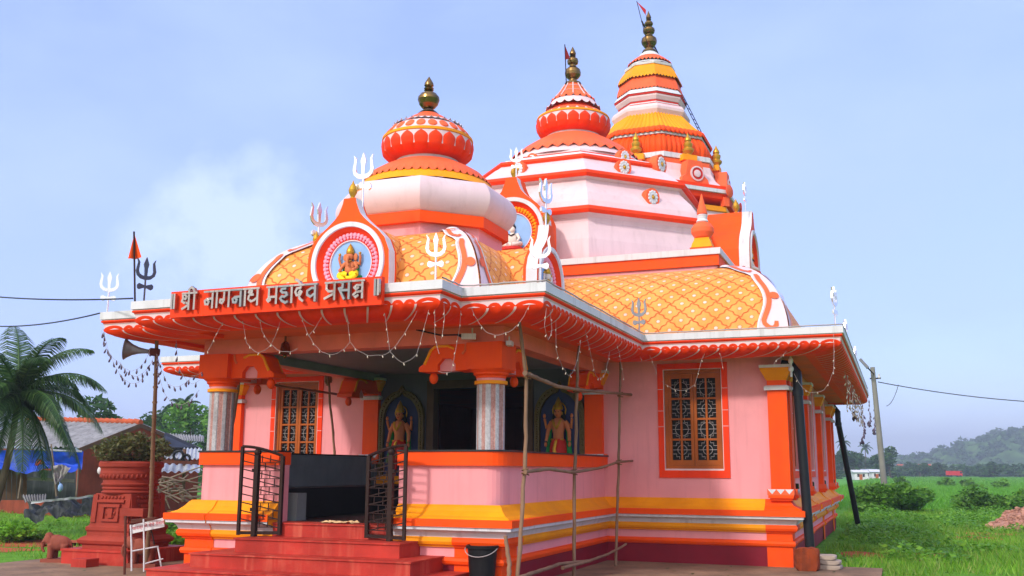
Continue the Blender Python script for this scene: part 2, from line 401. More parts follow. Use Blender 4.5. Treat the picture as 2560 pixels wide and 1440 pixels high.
def place(o, W, parent=None):
    WM[o] = W
    if parent: o.parent = parent; o.matrix_basis = WM[parent].inverted() @ W
    else: o.matrix_basis = W
def off(path, i, d, closed):
    n = len(path); p = Vector(path[i])
    a = Vector(path[i-1]) if (closed or i > 0) else None; b = Vector(path[(i+1) % n]) if (closed or i < n-1) else None
    def nr(u, v): e = (v-u).normalized(); return Vector((e.y, -e.x))
    if a is None: q = p+nr(p, b)*d
    elif b is None: q = p+nr(a, p)*d
    else:
        n0, n1_ = nr(a, p), nr(p, b); m = n0+n1_; q = p+m*(d/max(.25, 1+n0.dot(n1_)))
    return (q.x, q.y)
def thing(name, label, cat, loc=(0, 0, 0), group=None, W=None):
    o = bpy.data.objects.new(name, None); col.objects.link(o); o.empty_display_size = .2
    place(o, W if W is not None else Matrix.Translation(loc)); tag(o, label, cat, group); return o
def tag(o, label, cat, group=None, kind=None):
    if label: o['label'] = label
    if cat: o['category'] = cat
    if group: o['group'] = group
    if kind: o['kind'] = kind
    return o
def dup(src, W, parent=None, label=None):
    c = src.copy(); col.objects.link(c); place(c, W, parent)
    if label: c['label'] = label
    for ch in list(src.children):
        dup(ch, W @ (WM[src].inverted() @ WM[ch]), c)
    return c
def TR(x, y, z, rz=0, sc_=1): return Matrix.Translation((x, y, z)) @ Matrix.Rotation(rz, 4, 'Z') @ Matrix.Scale(sc_, 4)
def arc(c, r, a0, a1, n): return [(c[0]+r*math.cos(R(a0+(a1-a0)*i/n)), c[1]+r*math.sin(R(a0+(a1-a0)*i/n))) for i in range(n+1)]

# ================================================================== the temple
XH, YH, XP, YP = 5.78, 17.75, 2.53, 12.56      # hall half width / front, porch half width / front
YC1, YC2, YC3, YB = 15.25, 23.95, 33.2, 30.2   # tower axes, hall back
JL, JR = -0.98, 1.0                            # gate jambs
T = thing('hindu_temple', 'orange and pink temple with gilded domes and scale tiled roofs, standing on a striped plinth', 'temple', (0, YH, 0))

# --- plinth courses (outer path, open at the gate)
WALL = [(JR, YP), (XP, YP), (XP, YH), (XH, YH), (XH, YB), (-XH, YB), (-XH, YH), (-XP, YH), (-XP, YP), (JL, YP)]
def courses(k, tor, flat, half, low):
    return [(.0+k, 1.13, 0), (.035+k, 1.10, 0), (.07+k, 1.05, 0), (.14+k, .985, 0), (.21+k, .955, 0), (.22+k, .945, 1), (.29+k, .94, 1), (.29+k, .845, 2),
            (.265+k, .84, 2), (.262+k, .80, 2), (.185+k, .795, 2), (.15+k, .76, 2), (.13+k, .715, 2), (.125+k, .70, tor),
            (.145+k, .675, tor), (.15+k, .64, tor), (.13+k, .60, tor), (.085+k, .585, tor), (.085+k, .565, flat), (.05+k, .56, flat), (.05+k, .435, half),
            (.09+k, .425, half), (.105+k, .385, half), (.09+k, .345, half), (.05+k, .335, half), (.05+k, .325, low), (.045+k, 0, low)]
PM = ['yellow', 'orange', 'white', 'pink', 'maroon']
MB().sweep(WALL, courses(0, 0, 3, 1, 4)).build('plinth', PM, T)
for pth in ([(-XP, YP+.55), (-XP, YP), (-XP+.45, YP)], [(XP-.62, YP), (XP, YP), (XP, YP+.5)], [(XH-.36, YH), (XH, YH), (XH, YH+.36)]):
    c = courses(.022, 1, 1, 1, 1)
    if pth[0][0] > 4: c[0:6] = [(.022, 1.13, 1), (.06, 1.10, 1), (.12, 1.02, 1), (.25, .96, 1), (.25, .955, 1), (.25, .95, 1)]
    MB().sweep(pth, c).build('plinth_corner_block', PM, T)
for yy in (21.6, 25.2, 28.9):
    MB().sweep([(XH, yy-.18), (XH, yy+.18)], courses(.03, 1, 1, 1, 1)).build('plinth_pier', PM, T)

# --- walls with openings (rect holes) as wall sheets of real thickness
def wall_x(mb, x0, x1, y0, y1, z0, z1, holes, mat=0):      # wall along X, holes (xa,xb,za,zb)
    xs = sorted({x0, x1, *[h[0] for h in holes], *[h[1] for h in holes]})
    for a, b in zip(xs, xs[1:]):
        hs = sorted([(h[2], h[3]) for h in holes if h[0] <= a+1e-6 and h[1] >= b-1e-6]); z = z0
        for za, zb in hs:
            if za > z: mb.box(a, b, y0, y1, z, za, mat)
            z = zb
        if z < z1: mb.box(a, b, y0, y1, z, z1, mat)
def wall_y(mb, x0, x1, y0, y1, z0, z1, holes, mat=0):
    ys = sorted({y0, y1, *[h[0] for h in holes], *[h[1] for h in holes]})
    for a, b in zip(ys, ys[1:]):
        hs = sorted([(h[2], h[3]) for h in holes if h[0] <= a+1e-6 and h[1] >= b-1e-6]); z = z0
        for za, zb in hs:
            if za > z: mb.box(x0, x1, a, b, z, za, mat)
            z = zb
        if z < z1: mb.box(x0, x1, a, b, z, z1, mat)
WZ0, WZ1 = 1.64, 3.42
WINX = (3.68, 4.72)
SIDEY = (19.75, 23.4, 27.05)
b = MB(); wall_x(b, XP, XH, YH, YH+.28, .3, 3.60, [(WINX[0], WINX[1], WZ0, WZ1)]); b.build('front_wall', 'pink', T)
b = MB(); wall_x(b, -XH, -XP, YH, YH+.28, .3, 3.60, [(-WINX[1], -WINX[0], WZ0, WZ1)]); b.build('front_wall', 'pink', T)
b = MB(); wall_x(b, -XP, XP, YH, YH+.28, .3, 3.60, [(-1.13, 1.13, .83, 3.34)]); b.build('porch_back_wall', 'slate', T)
for s in (1, -1):
    b = MB(); x0, x1 = (XH-.28, XH) if s > 0 else (-XH, -XH+.28)
    wall_y(b, x0, x1, YH+.28, YB, .3, 3.60, [(y-.5, y+.5, WZ0, WZ1) for y in SIDEY]); b.build('side_wall', 'pink', T)
MB().box(-XH+.28, XH-.28, YB-.28, YB, .3, 3.60).build('back_wall', 'pink', T)
MB().box(-XH+.28, XH-.28, YH+.28, YB-.28, .5, .82).build('hall_floor', 'darkgranite', T)
MB().box(-XP+.02, XP-.02, YP+.25, YH, .3, .83).build('porch_floor', 'darkgranite', T)
# --- porch parapet, rounded outer corners
PZ0, PZ1, PZ2 = 1.06, 1.66, 1.865
def par_path(d):
    r = .24
    return [(JR, YP)] + [(XP-r+r*math.cos(R(a)), YP+r+r*math.sin(R(a))) for a in range(-90, 1, 15)] + [(XP, YH)]
def parapet(path, name):
    MB().sweep(path, [(0, 1.66, 0), (0, .7, 0), (-.22, .7, 1), (-.22, 1.66, 1)]).build(name, ['pink', 'greystone'], T)
    MB().sweep(path, [(-.25, 1.66, 0), (.065, 1.66, 0), (.065, 1.85, 0), (-.25, 1.85, 1), (-.25, 1.66, 1)]).build('parapet_band', ['orange', 'greystone'], T)
    MB().sweep(path, [(-.27, 1.852, 0), (.085, 1.852, 0), (.085, 1.875, 0), (-.27, 1.875, 0), (-.27, 1.852, 0)]).build('parapet_coping', 'darkgranite', T)
pr = par_path(0); parapet(pr, 'porch_parapet')
parapet([(-x, y) for x, y in reversed([(-JL, YP)] + pr[1:])], 'porch_parapet')
for s in (-1, 1):
    MB().box(s*1.85-.42, s*1.85+.42, 13.2, 17.5, .83, 1.30).build('porch_bench', 'darkgranite', T)
MB().box(-1.20, -.93, 12.95, 13.2, .83, 1.24).build('bench_end_block', 'greystone', T)

# --- beams, ceiling
b = MB(); b.box(-2.56, 2.56, 12.62, 12.92, 3.37, 3.598)
for s in (-1, 1): b.box(min(s*2.26, s*2.56), max(s*2.26, s*2.56), 12.922, YH, 3.372, 3.598)
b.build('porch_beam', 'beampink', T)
for s in (-1, 1): MB().box(min(s*2.24, s*2.258), max(s*2.24, s*2.258), 12.925, YH-.002, 3.374, 3.52).build('beam_lining', 'ceiling', T)
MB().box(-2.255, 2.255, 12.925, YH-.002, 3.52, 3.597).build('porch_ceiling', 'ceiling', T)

# --- eave: slab, fascia bands, lotus-petal cornice
EAVE = [(-2.45, 10.83), (2.45, 10.83), (2.45, 11.44), (3.6, 11.44), (3.6, 16.6), (6.9, 16.6), (6.9, 31.1), (-6.9, 31.1), (-6.9, 16.6), (-3.6, 16.6), (-3.6, 11.44), (-2.45, 11.44)]
n = len(EAVE)
ins = [off(EAVE, i, -.42, True) for i in range(n)]; ins2 = [off(EAVE, i, -.03, True) for i in range(n)]
b = MB(); lo = [(x, y, 3.60) for x, y in ins]; hi = [(x, y, 3.925) for x, y in ins2]
b.add(lo, [tuple(reversed(range(n)))], 0); b.add(hi, [tuple(range(n))], 1)
b.build('eave_slab', ['soffit', 'white'], T)
MB().sweep(EAVE, [(-.10, 3.94, 0), (0, 3.94, 0), (0, 3.825, 0), (-.025, 3.825, 0), (-.025, 3.81, 0)], closed=True).build('fascia', 'white', T)
MB().sweep(EAVE, [(-.02, 3.81, 0), (-.012, 3.795, 0), (-.02, 3.78, 0), (-.035, 3.775, 0), (-.04, 3.76, 0)], closed=True).build('fascia_moulding', 'orange_red', T)
MB().sweep(EAVE, [(-.035, 3.762, 0), (-.05, 3.745, 0), (-.056, 3.672, 0), (-.30, 3.668, 0)], closed=True).build('scalloped_frieze', 'pale', T)
def petals(i0):
    mb = MB(); i = i0; a, c = Vector(EAVE[i]), Vector(EAVE[(i+1) % n]); L = (c-a).length
    k = max(2, round(L/.34)); nu = 10; nv = 7
    for q in range(k):
        wide = .12 if (q == 0 or q == k-1) else 0
        def fn(u, v):
            s = (q+u)/k; th = v*math.pi/2
            d = -.045-.47*(1-math.cos(th)) if v < .999 else -.53
            p0, p1 = Vector(off(EAVE, i, d, True)), Vector(off(EAVE, (i+1) % n, d, True)); p = p0.lerp(p1, s)
            cusp = .052*abs(math.sin(2*math.pi*u))**.55 if not wide else .06*abs(math.sin(math.pi*u))**.6
            zt = 3.672+cusp
            bul = .032*max(0, math.sin(math.pi*u))**.5*math.sin(math.pi*min(1, v*1.15))
            bul -= .012*math.exp(-((u-.5)/.1)**2)*math.sin(math.pi*v)
            z = zt-(zt-3.545)*math.sin(th)-bul
            return (p.x, p.y, z)
        mb.grid(fn, nu, nv, 0)
        # pale groove between neighbouring petals
        def gr(u, v):
            s = (q+(u-.5)*.09)/k; th = v*math.pi/2; d = -.042-.47*(1-math.cos(th))
            p0, p1 = Vector(off(EAVE, i, d, True)), Vector(off(EAVE, (i+1) % n, d, True)); p = p0.lerp(p1, s)
            return (p.x, p.y, 3.672-(3.672-3.545)*math.sin(th)-.016)
        if q: mb.grid(gr, 1, nv, 1)
    return mb
for i in range(n):
    if i in (6,): continue
    petals(i).build('petal_cornice', ['orange_red', 'pale'], T)
b = MB()
b.sweep(EAVE, [(-.50, 3.597, 0), (-.50, 3.545, 0), (-.66, 3.545, 0), (-.66, 3.598, 0)], closed=True); b.build('soffit_moulding', 'orange', T)

# --- sign board with chrome letters
SG = MB().box(-1.655, 1.655, 10.725, 10.80, 3.648, 4.012).build('name_board', 'orange_red', T)
GL = {
 'danda': (.16, [[(.08, 1), (.08, .12)]]),
 'aa': (.26, [[(.13, 1), (.13, 0)]]),
 'na': (.68, [[(.55, 1), (.55, 0)], [(.55, .56), (.24, .56), (.10, .44), (.14, .24), (.30, .22), (.36, .38), (.24, .5)]]),
 'ga': (.72, [[(.30, 1), (.30, .40), (.20, .24), (.08, .30), (.10, .46), (.28, .44)], [(.60, 1), (.60, 0)]]),
 'tha': (.72, [[(.20, .72), (.09, .78), (.14, .92), (.27, .86), (.26, .68), (.12, .56)], [(.26, .62), (.36, .62)], [(.12, .56), (.09, .36), (.24, .22), (.40, .28), (.60, .44)], [(.60, 1), (.60, 0)]]),
 'ma': (.72, [[(.16, 1), (.16, .36), (.08, .24), (.16, .14), (.26, .24), (.20, .40), (.60, .40)], [(.60, 1), (.60, 0)]]),
 'ha': (.60, [[(.36, 1), (.36, .86), (.18, .84), (.12, .72), (.22, .62), (.44, .60), (.48, .46), (.34, .36), (.18, .40), (.10, .28), (.20, .12), (.40, .0), (.50, .06)]]),
 'de': (.62, [[(.36, 1), (.36, .84), (.16, .80), (.08, .60), (.16, .40), (.36, .42), (.44, .58), (.34, .66), (.26, .54)], [(.28, .42), (.32, .20), (.50, .04)], [(.36, 1), (.26, 1.2), (.08, 1.34)]]),
 'va': (.68, [[(.55, .74), (.36, .78), (.12, .62), (.12, .38), (.30, .26), (.55, .44)], [(.55, 1), (.55, 0)]]),
 'pra': (.70, [[(.12, 1), (.12, .64), (.24, .50), (.56, .48)], [(.56, 1), (.56, 0)], [(.56, .36), (.30, .22), (.04, .08)]]),
 'sa': (.78, [[(.16, 1), (.30, .90), (.28, .66), (.10, .62), (.18, .46), (.38, .0)], [(.26, .50), (.64, .50)], [(.64, 1), (.64, 0)]]),
 'nna': (.70, [[(.56, 1), (.56, 0)], [(.56, .74), (.26, .74), (.14, .62), (.24, .50), (.36, .60)], [(.56, .38), (.26, .34), (.10, .20), (.22, .06), (.34, .16)]]),
 'shri': (.98, [[(.22, .98), (.08, .88), (.10, .70), (.26, .64), (.34, .78), (.24, .90)], [(.12, .70), (.06, .52), (.22, .40), (.46, .40)], [(.46, 1), (.46, 0)], [(.46, .30), (.26, .14), (.08, .04)], [(.80, 0), (.80, 1), (.74, 1.24), (.58, 1.38), (.44, 1.24), (.46, 1.02)]]),
}
WX = 1.235
def word(names, x0, z0, h, mats, head=True):
    w = sum(GL[g][0] for g in names)*h*1.05; x = x0
    first = True
    for g in names:
        gw, st = GL[g]; mb = MB(); k = 0
        for line in st:
            for (a, c), (d, e) in zip(line, line[1:]):
                dy = -.024-.0012*k; k = (k+1) % 7
                p = Vector((x+a*h*WX, 10.70+dy, z0+c*h)); q = Vector((x+d*h*WX, 10.70+dy, z0+e*h)); ex = (q-p).normalized()*h*.045
                mb.beam(p-ex, q+ex, .031, .052, 0, up=(0, 1, 0))
        if head and g not in ('danda',):
            xa = x+(.04 if first else -.02)*h; mb.beam((xa, 10.667, z0+h), (x+gw*h*WX, 10.667, z0+h), .026, .050, 0, up=(0, 1, 0))
        mb.build('letter', mats[hash_idx(g, x)], SG); x += gw*h*WX; first = False
    return x
def hash_idx(g, x): return int(abs(x)*977) % 3
LM = ['oldsteel', 'greysteel', 'oldsteel']  # brown and grey tones put the letters' dark reflections into their colour
x = -1.60
for wd_, gap in ((['danda', 'danda'], .10), (['shri'], .10), (['na', 'aa', 'ga', 'na', 'aa', 'tha'], .10), (['ma', 'ha', 'aa', 'de', 'va'], .10), (['pra', 'sa', 'nna'], .12), (['danda', 'danda'], 0)):
    x = word(wd_, x, 3.738, .222, LM) + gap
print('sign text ends at', x)

# --- tiled bell roofs with decorated hips
def bell(cx, cy, hx, hy, z0, ox, oy, H, name):
    def q(t): th = t*math.pi/2*.97; return 1-math.cos(th), math.sin(th)
    arc_ = [0.]; N = 16
    for i in range(N):
        a, b_ = q(i/N), q((i+1)/N); arc_.append(arc_[-1]+math.hypot((b_[0]-a[0])*oy, (b_[1]-a[1])*H))
    root = None
    for side in range(4):
        c, s = [(1, 0), (0, 1), (-1, 0), (0, -1)][side]
        def loc(lx, ly): return (lx*c-ly*s+cx, lx*s+ly*c+cy)       # side 0 faces -Y
        hw, hd, oW, oD = (hx, hy, ox, oy) if side % 2 == 0 else (hy, hx, oy, ox)
        def fn(u, v):
            k, sn = q(v); X = (2*u-1)*(hw-oW*k); Y = -(hd-oD*k); x, y = loc(X, Y); return (x, y, z0+H*sn)
        def uvf(u, v):
            k, sn = q(v); return ((2*u-1)*(hw-oW*k), arc_[min(N, round(v*N))])
        MB().grid(fn, 12, N, 0, True, uvf).build(name, 'tile', T)
    for sx in (-1, 1):
        for sy in (-1, 1):
            def hip(t, e, up):
                k, sn = q(t); return (cx+sx*(hx-ox*k), cy+sy*(hy-oy*k), z0+H*sn)
            mb = MB()
            # pale band lying on both roof faces beside the hip
            def wdt(t): return .25+.27*math.exp(-((t-.04)/.17)**2)-.06*math.exp(-((t-.56)/.05)**2)+.06*math.exp(-((t-.68)/.10)**2)-.05*max(0, t-.85)/.15
            for f in (0, 1):
                def fb(u, v, f=f):
                    k, sn = q(v); x, y, z = hip(v, 0, 0); w = wdt(v)*u
                    if f == 0: x -= sx*w; y += sy*.022
                    else: y -= sy*w; x += sx*.022
                    return (x, y, z+.018)
                mb.grid(fb, 4, 22, 0)
                def fe(u, v, f=f):
                    k, sn = q(v); x, y, z = hip(v, 0, 0); w = wdt(v)+.035*(u-.5)
                    if f == 0: x -= sx*w; y += sy*(.034)
                    else: y -= sy*w; x += sx*(.034)
                    return (x, y, z+.03)
                mb.grid(fe, 2, 22, 1)
                Lh = 2.2 if hx < 4 else 2.7
                def on(w, t, lift):
                    k, sn = q(max(0, t)); x, y, z = hip(max(0, t), 0, 0)
                    if f == 0: x -= sx*w; y += sy*lift
                    else: y -= sy*w; x += sx*lift
                    return (x, y, z+lift)
                def ribbon(pts, wd, m):
                    n_ = len(pts); L_, R_ = [], []
                    for a_ in range(n_):
                        p0, p1 = pts[max(0, a_-1)], pts[min(n_-1, a_+1)]; dx, dy = p1[0]-p0[0], (p1[1]-p0[1])*Lh; l_ = math.hypot(dx, dy) or 1
                        h_ = wd*(.5 if 0 < a_ < n_-1 else .38); px_, py_ = -dy/l_*h_, dx/l_*h_/Lh
                        L_.append(on(pts[a_][0]+px_, pts[a_][1]+py_, .034)); R_.append(on(pts[a_][0]-px_, pts[a_][1]-py_, .034))
                    mb.add(L_+R_, [(a_, a_+1, n_+a_+1, n_+a_) for a_ in range(n_-1)], m)
                body = [(wdt(t)-.085, t) for t in [.56-.46*k/14 for k in range(15)]]
                w1 = wdt(.09)
                hook = [(w1-.10, .075), (w1-.17, .045), (w1-.25, .04), (w1-.30, .06), (w1-.31, .09)]
                ribbon(body+hook, .085, 2)
                ribbon([(wdt(t)-.075, t) for t in [.94-.30*k/10 for k in range(11)]]+[(wdt(.62)-.13, .615), (wdt(.62)-.19, .63)], .07, 2)
                for t0, w0, ra in ((.30, .09, .085), (.80, .10, .05)):
                    mb.add([on(max(.0, w0+ra*math.cos(2*math.pi*a_/16)*(1.1 if math.cos(2*math.pi*a_/16) > 0 else .9)), t0+ra/Lh*math.sin(2*math.pi*a_/16), .04) for a_ in range(16)], [tuple(range(16))], 2)
            mb.build('hip_band', ['pale', 'white', 'coral'], T)
            x, y, z = hip(.99, 0, 0)
            MB().sphere((x+sx*.04, y+sy*.04, z+.02), (.12, .12, .05), 0).build('hip_cap', 'white', T)
bell(0, YC1, 2.1, 2.4, 3.97, 1.08, 1.22, 1.42, 'porch_roof')
bell(0, YC2, 5.95, 6.3, 3.97, 1.45, 1.80, 1.60, 'hall_roof')
# upper hall storey
b = MB(); b.box(-4.42, 4.42, YC2-4.40, YC2+4.40, 5.3, 5.74); b.build('attic_wall', 'pink', T)
SQ = [(-4.42, YC2-4.40), (4.42, YC2-4.40), (4.42, YC2+4.40), (-4.42, YC2+4.40)]
MB().sweep(SQ, [(0, 5.70, 0), (.05, 5.70, 0), (.05, 5.72, 0), (.05, 5.92, 0), (0, 5.925, 0)], closed=True).build('attic_band', 'orange', T)
b = MB().sweep(SQ, [(0, 5.922, 0), (.09, 5.922, 0), (.10, 6.05, 0), (-.3, 6.05, 0)], closed=True)
b.add([(-4.3, YC2-4.3, 6.03), (4.3, YC2-4.3, 6.03), (4.3, YC2+4.3, 6.03), (-4.3, YC2+4.3, 6.03)], [(0, 1, 2, 3)]); b.build('attic_coping', 'white', T)

# --- helper shells
def octf(a):
    a = (math.degrees(a)) % 45
    a = a if a <= 22.5 else a-45
    return math.cos(R(22.5))/math.cos(R(a))
def octmod(a, i): return octf(a)
def scal_skirt(mb, c, r0, z0, r1, z1, ns, amp, mat=0, oct_=False, n=None, bulge=.0, pointed=False):
    n = n or ns*6
    def fn(u, v):
        a = 2*math.pi*u; f = octf(a) if oct_ else 1
        s = (u*ns) % 1
        e = abs(2*s-1) if pointed else 1-abs(math.sin(math.pi*s))**.7
        r = (r0+(r1-r0)*v+bulge*math.sin(math.pi*v))*f; z = z0+(z1-z0)*v
        if v > .999: z += amp*e
        return (c[0]+r*math.sin(a), c[1]-r*math.cos(a), z)
    return mb.grid(fn, n, 4, mat, True)
def lotus(mb, c, prof, n, z0, z1, mat, shape='ogee', wid=.95, lift=.018, rot=0):
    """petals lying on a turned surface prof [(r,z)]"""
    zs = [p[1] for p in prof]; rs = [p[0] for p in prof]
    o = np.argsort(zs); zs = np.array(zs)[o]; rs = np.array(rs)[o]
    for k in range(n):
        a0 = 2*math.pi*(k+rot)/n
        def fn(u, v):
            if shape == 'ogee': w = (.80+.20*min(1, v/.5))*(1 if v < .66 else max(.02, (1-((v-.66)/.34)**1.8)))
            else: w = (1-(2*abs(v-.5))**2.4)**.5 if 0 < v < 1 else .02
            z = z0+(z1-z0)*v; r = float(np.interp(z, zs, rs)); s = 2*u-1
            a = a0+s*w*wid*math.pi/n; rr = r+lift*(1-s**4)*min(1, 6*v+.2)*min(1, 5*(1-v)+.3)+.004
            return (c[0]+rr*math.sin(a), c[1]-rr*math.cos(a), z)
        mb.grid(fn, 6, 12, mat, True)
def kalash(c, prof, n=28):
    o = MB().lathe(prof, c, n).build('kalash_finial', 'brass', T); return o
C1, C2, C3 = (0, YC1), (0, YC2), (0, YC3)

# --- tower 1: onion dome over the porch
def dome1():
    b = MB(); b.lathe([(1.36, 5.2), (1.36, 5.62)], C1, 8, rot=22.5, smooth=False); b.build('drum', 'pink', T)
    b = MB(); b.lathe([(1.36, 5.60), (1.47, 5.60), (1.47, 5.79), (1.36, 5.80)], C1, 8, rot=22.5, smooth=False); b.build('drum_band', 'orange', T)
    pr = [(1.42+.20*math.sin(math.pi*t/12)+.02*(1-t/12), 5.79+.62*t/12) for t in range(13)]
    pr = [(1.44, 5.79)] + [(1.45+.17*math.sin(math.pi*t/28)**.8 if 0 < t < 28 else (1.45 if t == 0 else 1.40), 5.795+.60*t/28) for t in range(29)] + [(1.1, 6.48)]
    MB().lathe(pr, C1, 8, rot=22.5, smooth=False).build('drum_torus', 'pale', T)
    b = MB(); scal_skirt(b, C1, .64, 6.98, 1.165, 6.575, 52, .05, 0, bulge=.10); scal_skirt(b, C1, 1.02, 6.72, 1.27, 6.43, 52, .0, 1, bulge=.012); b.build('dome_skirt', ['coral', 'yellow'], T)
    pr = [(.60, 6.97), (.575, 7.00), (.575, 7.045), (.70, 7.09), (.79, 7.18), (.815, 7.30), (.81, 7.40), (.79, 7.465), (.73, 7.56), (.645, 7.655), (.58, 7.70), (.50, 7.75), (.40, 7.83), (.30, 7.90), (.21, 7.95), (.16, 8.0), (.12, 8.04)]
    mt = [0, 0, 2, 2, 0, 0, 0, 0, 0, 0, 0, 1, 1, 1, 1, 0]
    b = MB().lathe(pr, C1, 64, mats=mt); b.build('dome', ['pale', 'coral', 'orange_red'], T)
    b = MB(); lotus(b, C1, pr, 20, 7.07, 7.415, 0); b.build('lotus_petals', 'orange_red', T)
    MB().lathe([(.80, 7.42), (.825, 7.43), (.82, 7.475), (.785, 7.485)], C1, 64).build('dome_ring', 'yellow', T)
    b = MB(); lotus(b, C1, pr, 22, 7.505, 7.66, 0, 'oval', .80, .02); b.build('leaf_band', 'coral', T)
    b = MB(); scal_skirt(b, C1, .50, 7.765, .645, 7.69, 34, .05, 0); b.build('dome_frill', 'white', T)
    kalash(C1, [(.20, 7.97), (.155, 8.02), (.10, 8.05), (.085, 8.08), (.12, 8.10), (.17, 8.16), (.20, 8.25), (.195, 8.30), (.15, 8.365), (.09, 8.395), (.065, 8.42), (.09, 8.44), (.075, 8.455), (.092, 8.475), (.06, 8.50), (.088, 8.53), (.08, 8.58), (.04, 8.65), (.003, 8.71)])
dome1()

# --- tower 2: stepped octagon and onion dome over the hall
def dome2():
    tiers = [
     ([(4.05, 6.02), (4.05, 6.22), (3.92, 6.24)], 'orange', 'tier_base'),
     ([(3.90, 6.22), (3.86, 6.7), (3.80, 6.95), (3.74, 7.12), (3.76, 7.22), (3.90, 7.30)], 'pale', 'tier_wall'),
     ([(3.74, 7.29), (3.94, 7.29), (3.98, 7.36), (3.93, 7.45), (3.86, 7.47)], 'orange_red', 'tier_cornice'),
     ([(3.84, 7.46), (3.78, 7.62), (3.66, 7.82), (3.48, 8.0), (3.34, 8.14), (3.30, 8.24), (3.40, 8.30)], 'pale', 'tier_wall'),
     ([(3.30, 8.29), (3.46, 8.29), (3.50, 8.35), (3.46, 8.43), (3.38, 8.45)], 'orange_red', 'tier_cornice'),
     ([(3.36, 8.44), (3.22, 8.56), (2.95, 8.78), (2.78, 8.88), (2.74, 8.93)], 'pale', 'tier_wall'),
     ([(2.66, 8.92), (2.76, 8.92), (2.80, 8.97), (2.76, 9.04), (2.6, 9.05)], 'orange_red', 'tier_cornice'),
     ([(2.64, 9.045), (2.58, 9.12), (2.2, 9.22), (2.1, 9.30)], 'white', 'tier_top'),
     ([(2.0, 9.25), (2.0, 9.36)], 'orange_red', 'tier_line'),
     ([(1.95, 9.33), (1.90, 9.46), (1.2, 9.6)], 'pale', 'dome_base')]
    for pr, m, nm in tiers: MB().lathe(pr, C2, 8, rot=22.5, smooth=False).build(nm, m, T)
    b = MB(); scal_skirt(b, C2, .80, 10.30, 1.74, 9.57, 40, .09, 0, bulge=.12, pointed=True)
    scal_skirt(b, C2, 1.60, 9.71, 1.83, 9.44, 40, .0, 1, oct_=False); b.build('dome_skirt', ['coral', 'pale'], T)
    pr = [(.80, 10.27), (.74, 10.32), (.74, 10.36), (.88, 10.43), (.96, 10.56), (.985, 10.70), (.97, 10.81), (.93, 10.88), (.82, 10.98), (.70, 11.06), (.62, 11.10)]
    MB().lathe(pr, C2, 64, mats=[0, 0, 2, 2, 0, 0, 0, 0, 1, 1]).build('dome', ['pale', 'coral', 'orange_red'], T)
    b = MB(); lotus(b, C2, pr, 20, 10.40, 10.81, 0); b.build('lotus_petals', 'orange_red', T)
    MB().lathe([(.965, 10.825), (.99, 10.835), (.975, 10.885), (.93, 10.895)], C2, 64).build('dome_ring', 'yellow', T)
    b = MB(); lotus(b, C2, pr, 22, 10.905, 11.04, 0, 'oval', .8, .02); b.build('leaf_band', 'coral', T)
    b = MB(); b.lathe([(.60, 11.06), (.62, 11.12), (.60, 11.16)], C2, 48); b.build('spire_neck', 'orange_red', T)
    b = MB(); scal_skirt(b, C2, .585, 11.36, .74, 11.14, 20, .07, 0); b.build('spire_frill', 'pale', T)
    b = MB(); scal_skirt(b, C2, .18, 11.93, .60, 11.35, 20, .075, 0, bulge=-.03)
    b.build('spire_cone', 'coral', T)
    b = MB()
    for k in range(10):
        a = 2*math.pi*(k+.5)/10
        b.tube([(r*math.sin(a), YC2-r*math.cos(a), z) for r, z in ((.19, 11.93), (.37, 11.65), (.58, 11.39))], .016, 6)
    for z, r in ((11.78, .29), (11.62, .39)):
        b.lathe([(r-.012, z-.012), (r+.006, z), (r-.012, z+.012)], C2, 40, mats=[0, 0])
    b.build('spire_rib', 'pale', T)
    kalash(C2, [(.24, 11.88), (.22, 11.93), (.13, 11.98), (.10, 12.0), (.10, 12.03), (.15, 12.07), (.21, 12.15), (.22, 12.22), (.20, 12.31), (.13, 12.38), (.085, 12.41), (.09, 12.45), (.14, 12.49), (.155, 12.55), (.14, 12.62), (.08, 12.67), (.065, 12.70), (.09, 12.715), (.06, 12.74), (.09, 12.77), (.085, 12.81), (.05, 12.89), (.004, 12.99)])
dome2()
# daisies on the octagon tiers
def daisy(w):
    a, r, z, s = w
    W = Matrix.Translation((r*math.sin(R(a)), YC2-r*math.cos(R(a)), z)) @ Matrix.Rotation(R(a), 4, 'Z') @ Matrix.Scale(s, 4)
    b = MB()
    ov = [(.36*math.cos(2*math.pi*i/20), .08+.42*math.sin(2*math.pi*i/20)) for i in range(20)]
    b.prism(ov, lambda x, y, d: (x, d, y), -.02, .35, 0)
    o = b.build('flower_block', 'coral', T, W)
    b = MB()
    for k in range(11):
        an = 2*math.pi*k/11; b.sphere((.20*math.cos(an), -.03, .08+.25*math.sin(an)), (.075 if k % 11 else .075, .03, .075), 0, 8, 5)
        b.sphere((.12*math.cos(an), -.03, .08+.15*math.sin(an)), (.06, .03, .06), 0, 8, 5)
    W2 = W; c = b.build('flower_petals', 'white', o, W2)
    c = MB().sphere((0, -.06, .07), (.07, .04, .10), 0, 10, 6).build('flower_heart', 'gold', o, W)
def face_r(rv, off_): return rv*math.cos(R(22.5))/math.cos(R(abs(off_)))
for a0, off_, rv, z, s in ((0, -16, 1.98, 9.20, .5), (0, 16, 1.98, 9.22, .0), (45, 8, 2.3, 9.20, .5), (-9, 0, 2.95, 8.66, .5), (45, -4, 3.16, 8.62, .52), (45, 5, 3.60, 7.84, .54), (22.5, 0, 1.98, 9.24, .0), (-67.5, 0, 2.75, 9.0, .6), (67.5, 0, 2.82, 8.98, .6)):
    if s > 0: daisy((a0+off_, rv*.955 if a0 % 45 == 0 else rv, z, s))

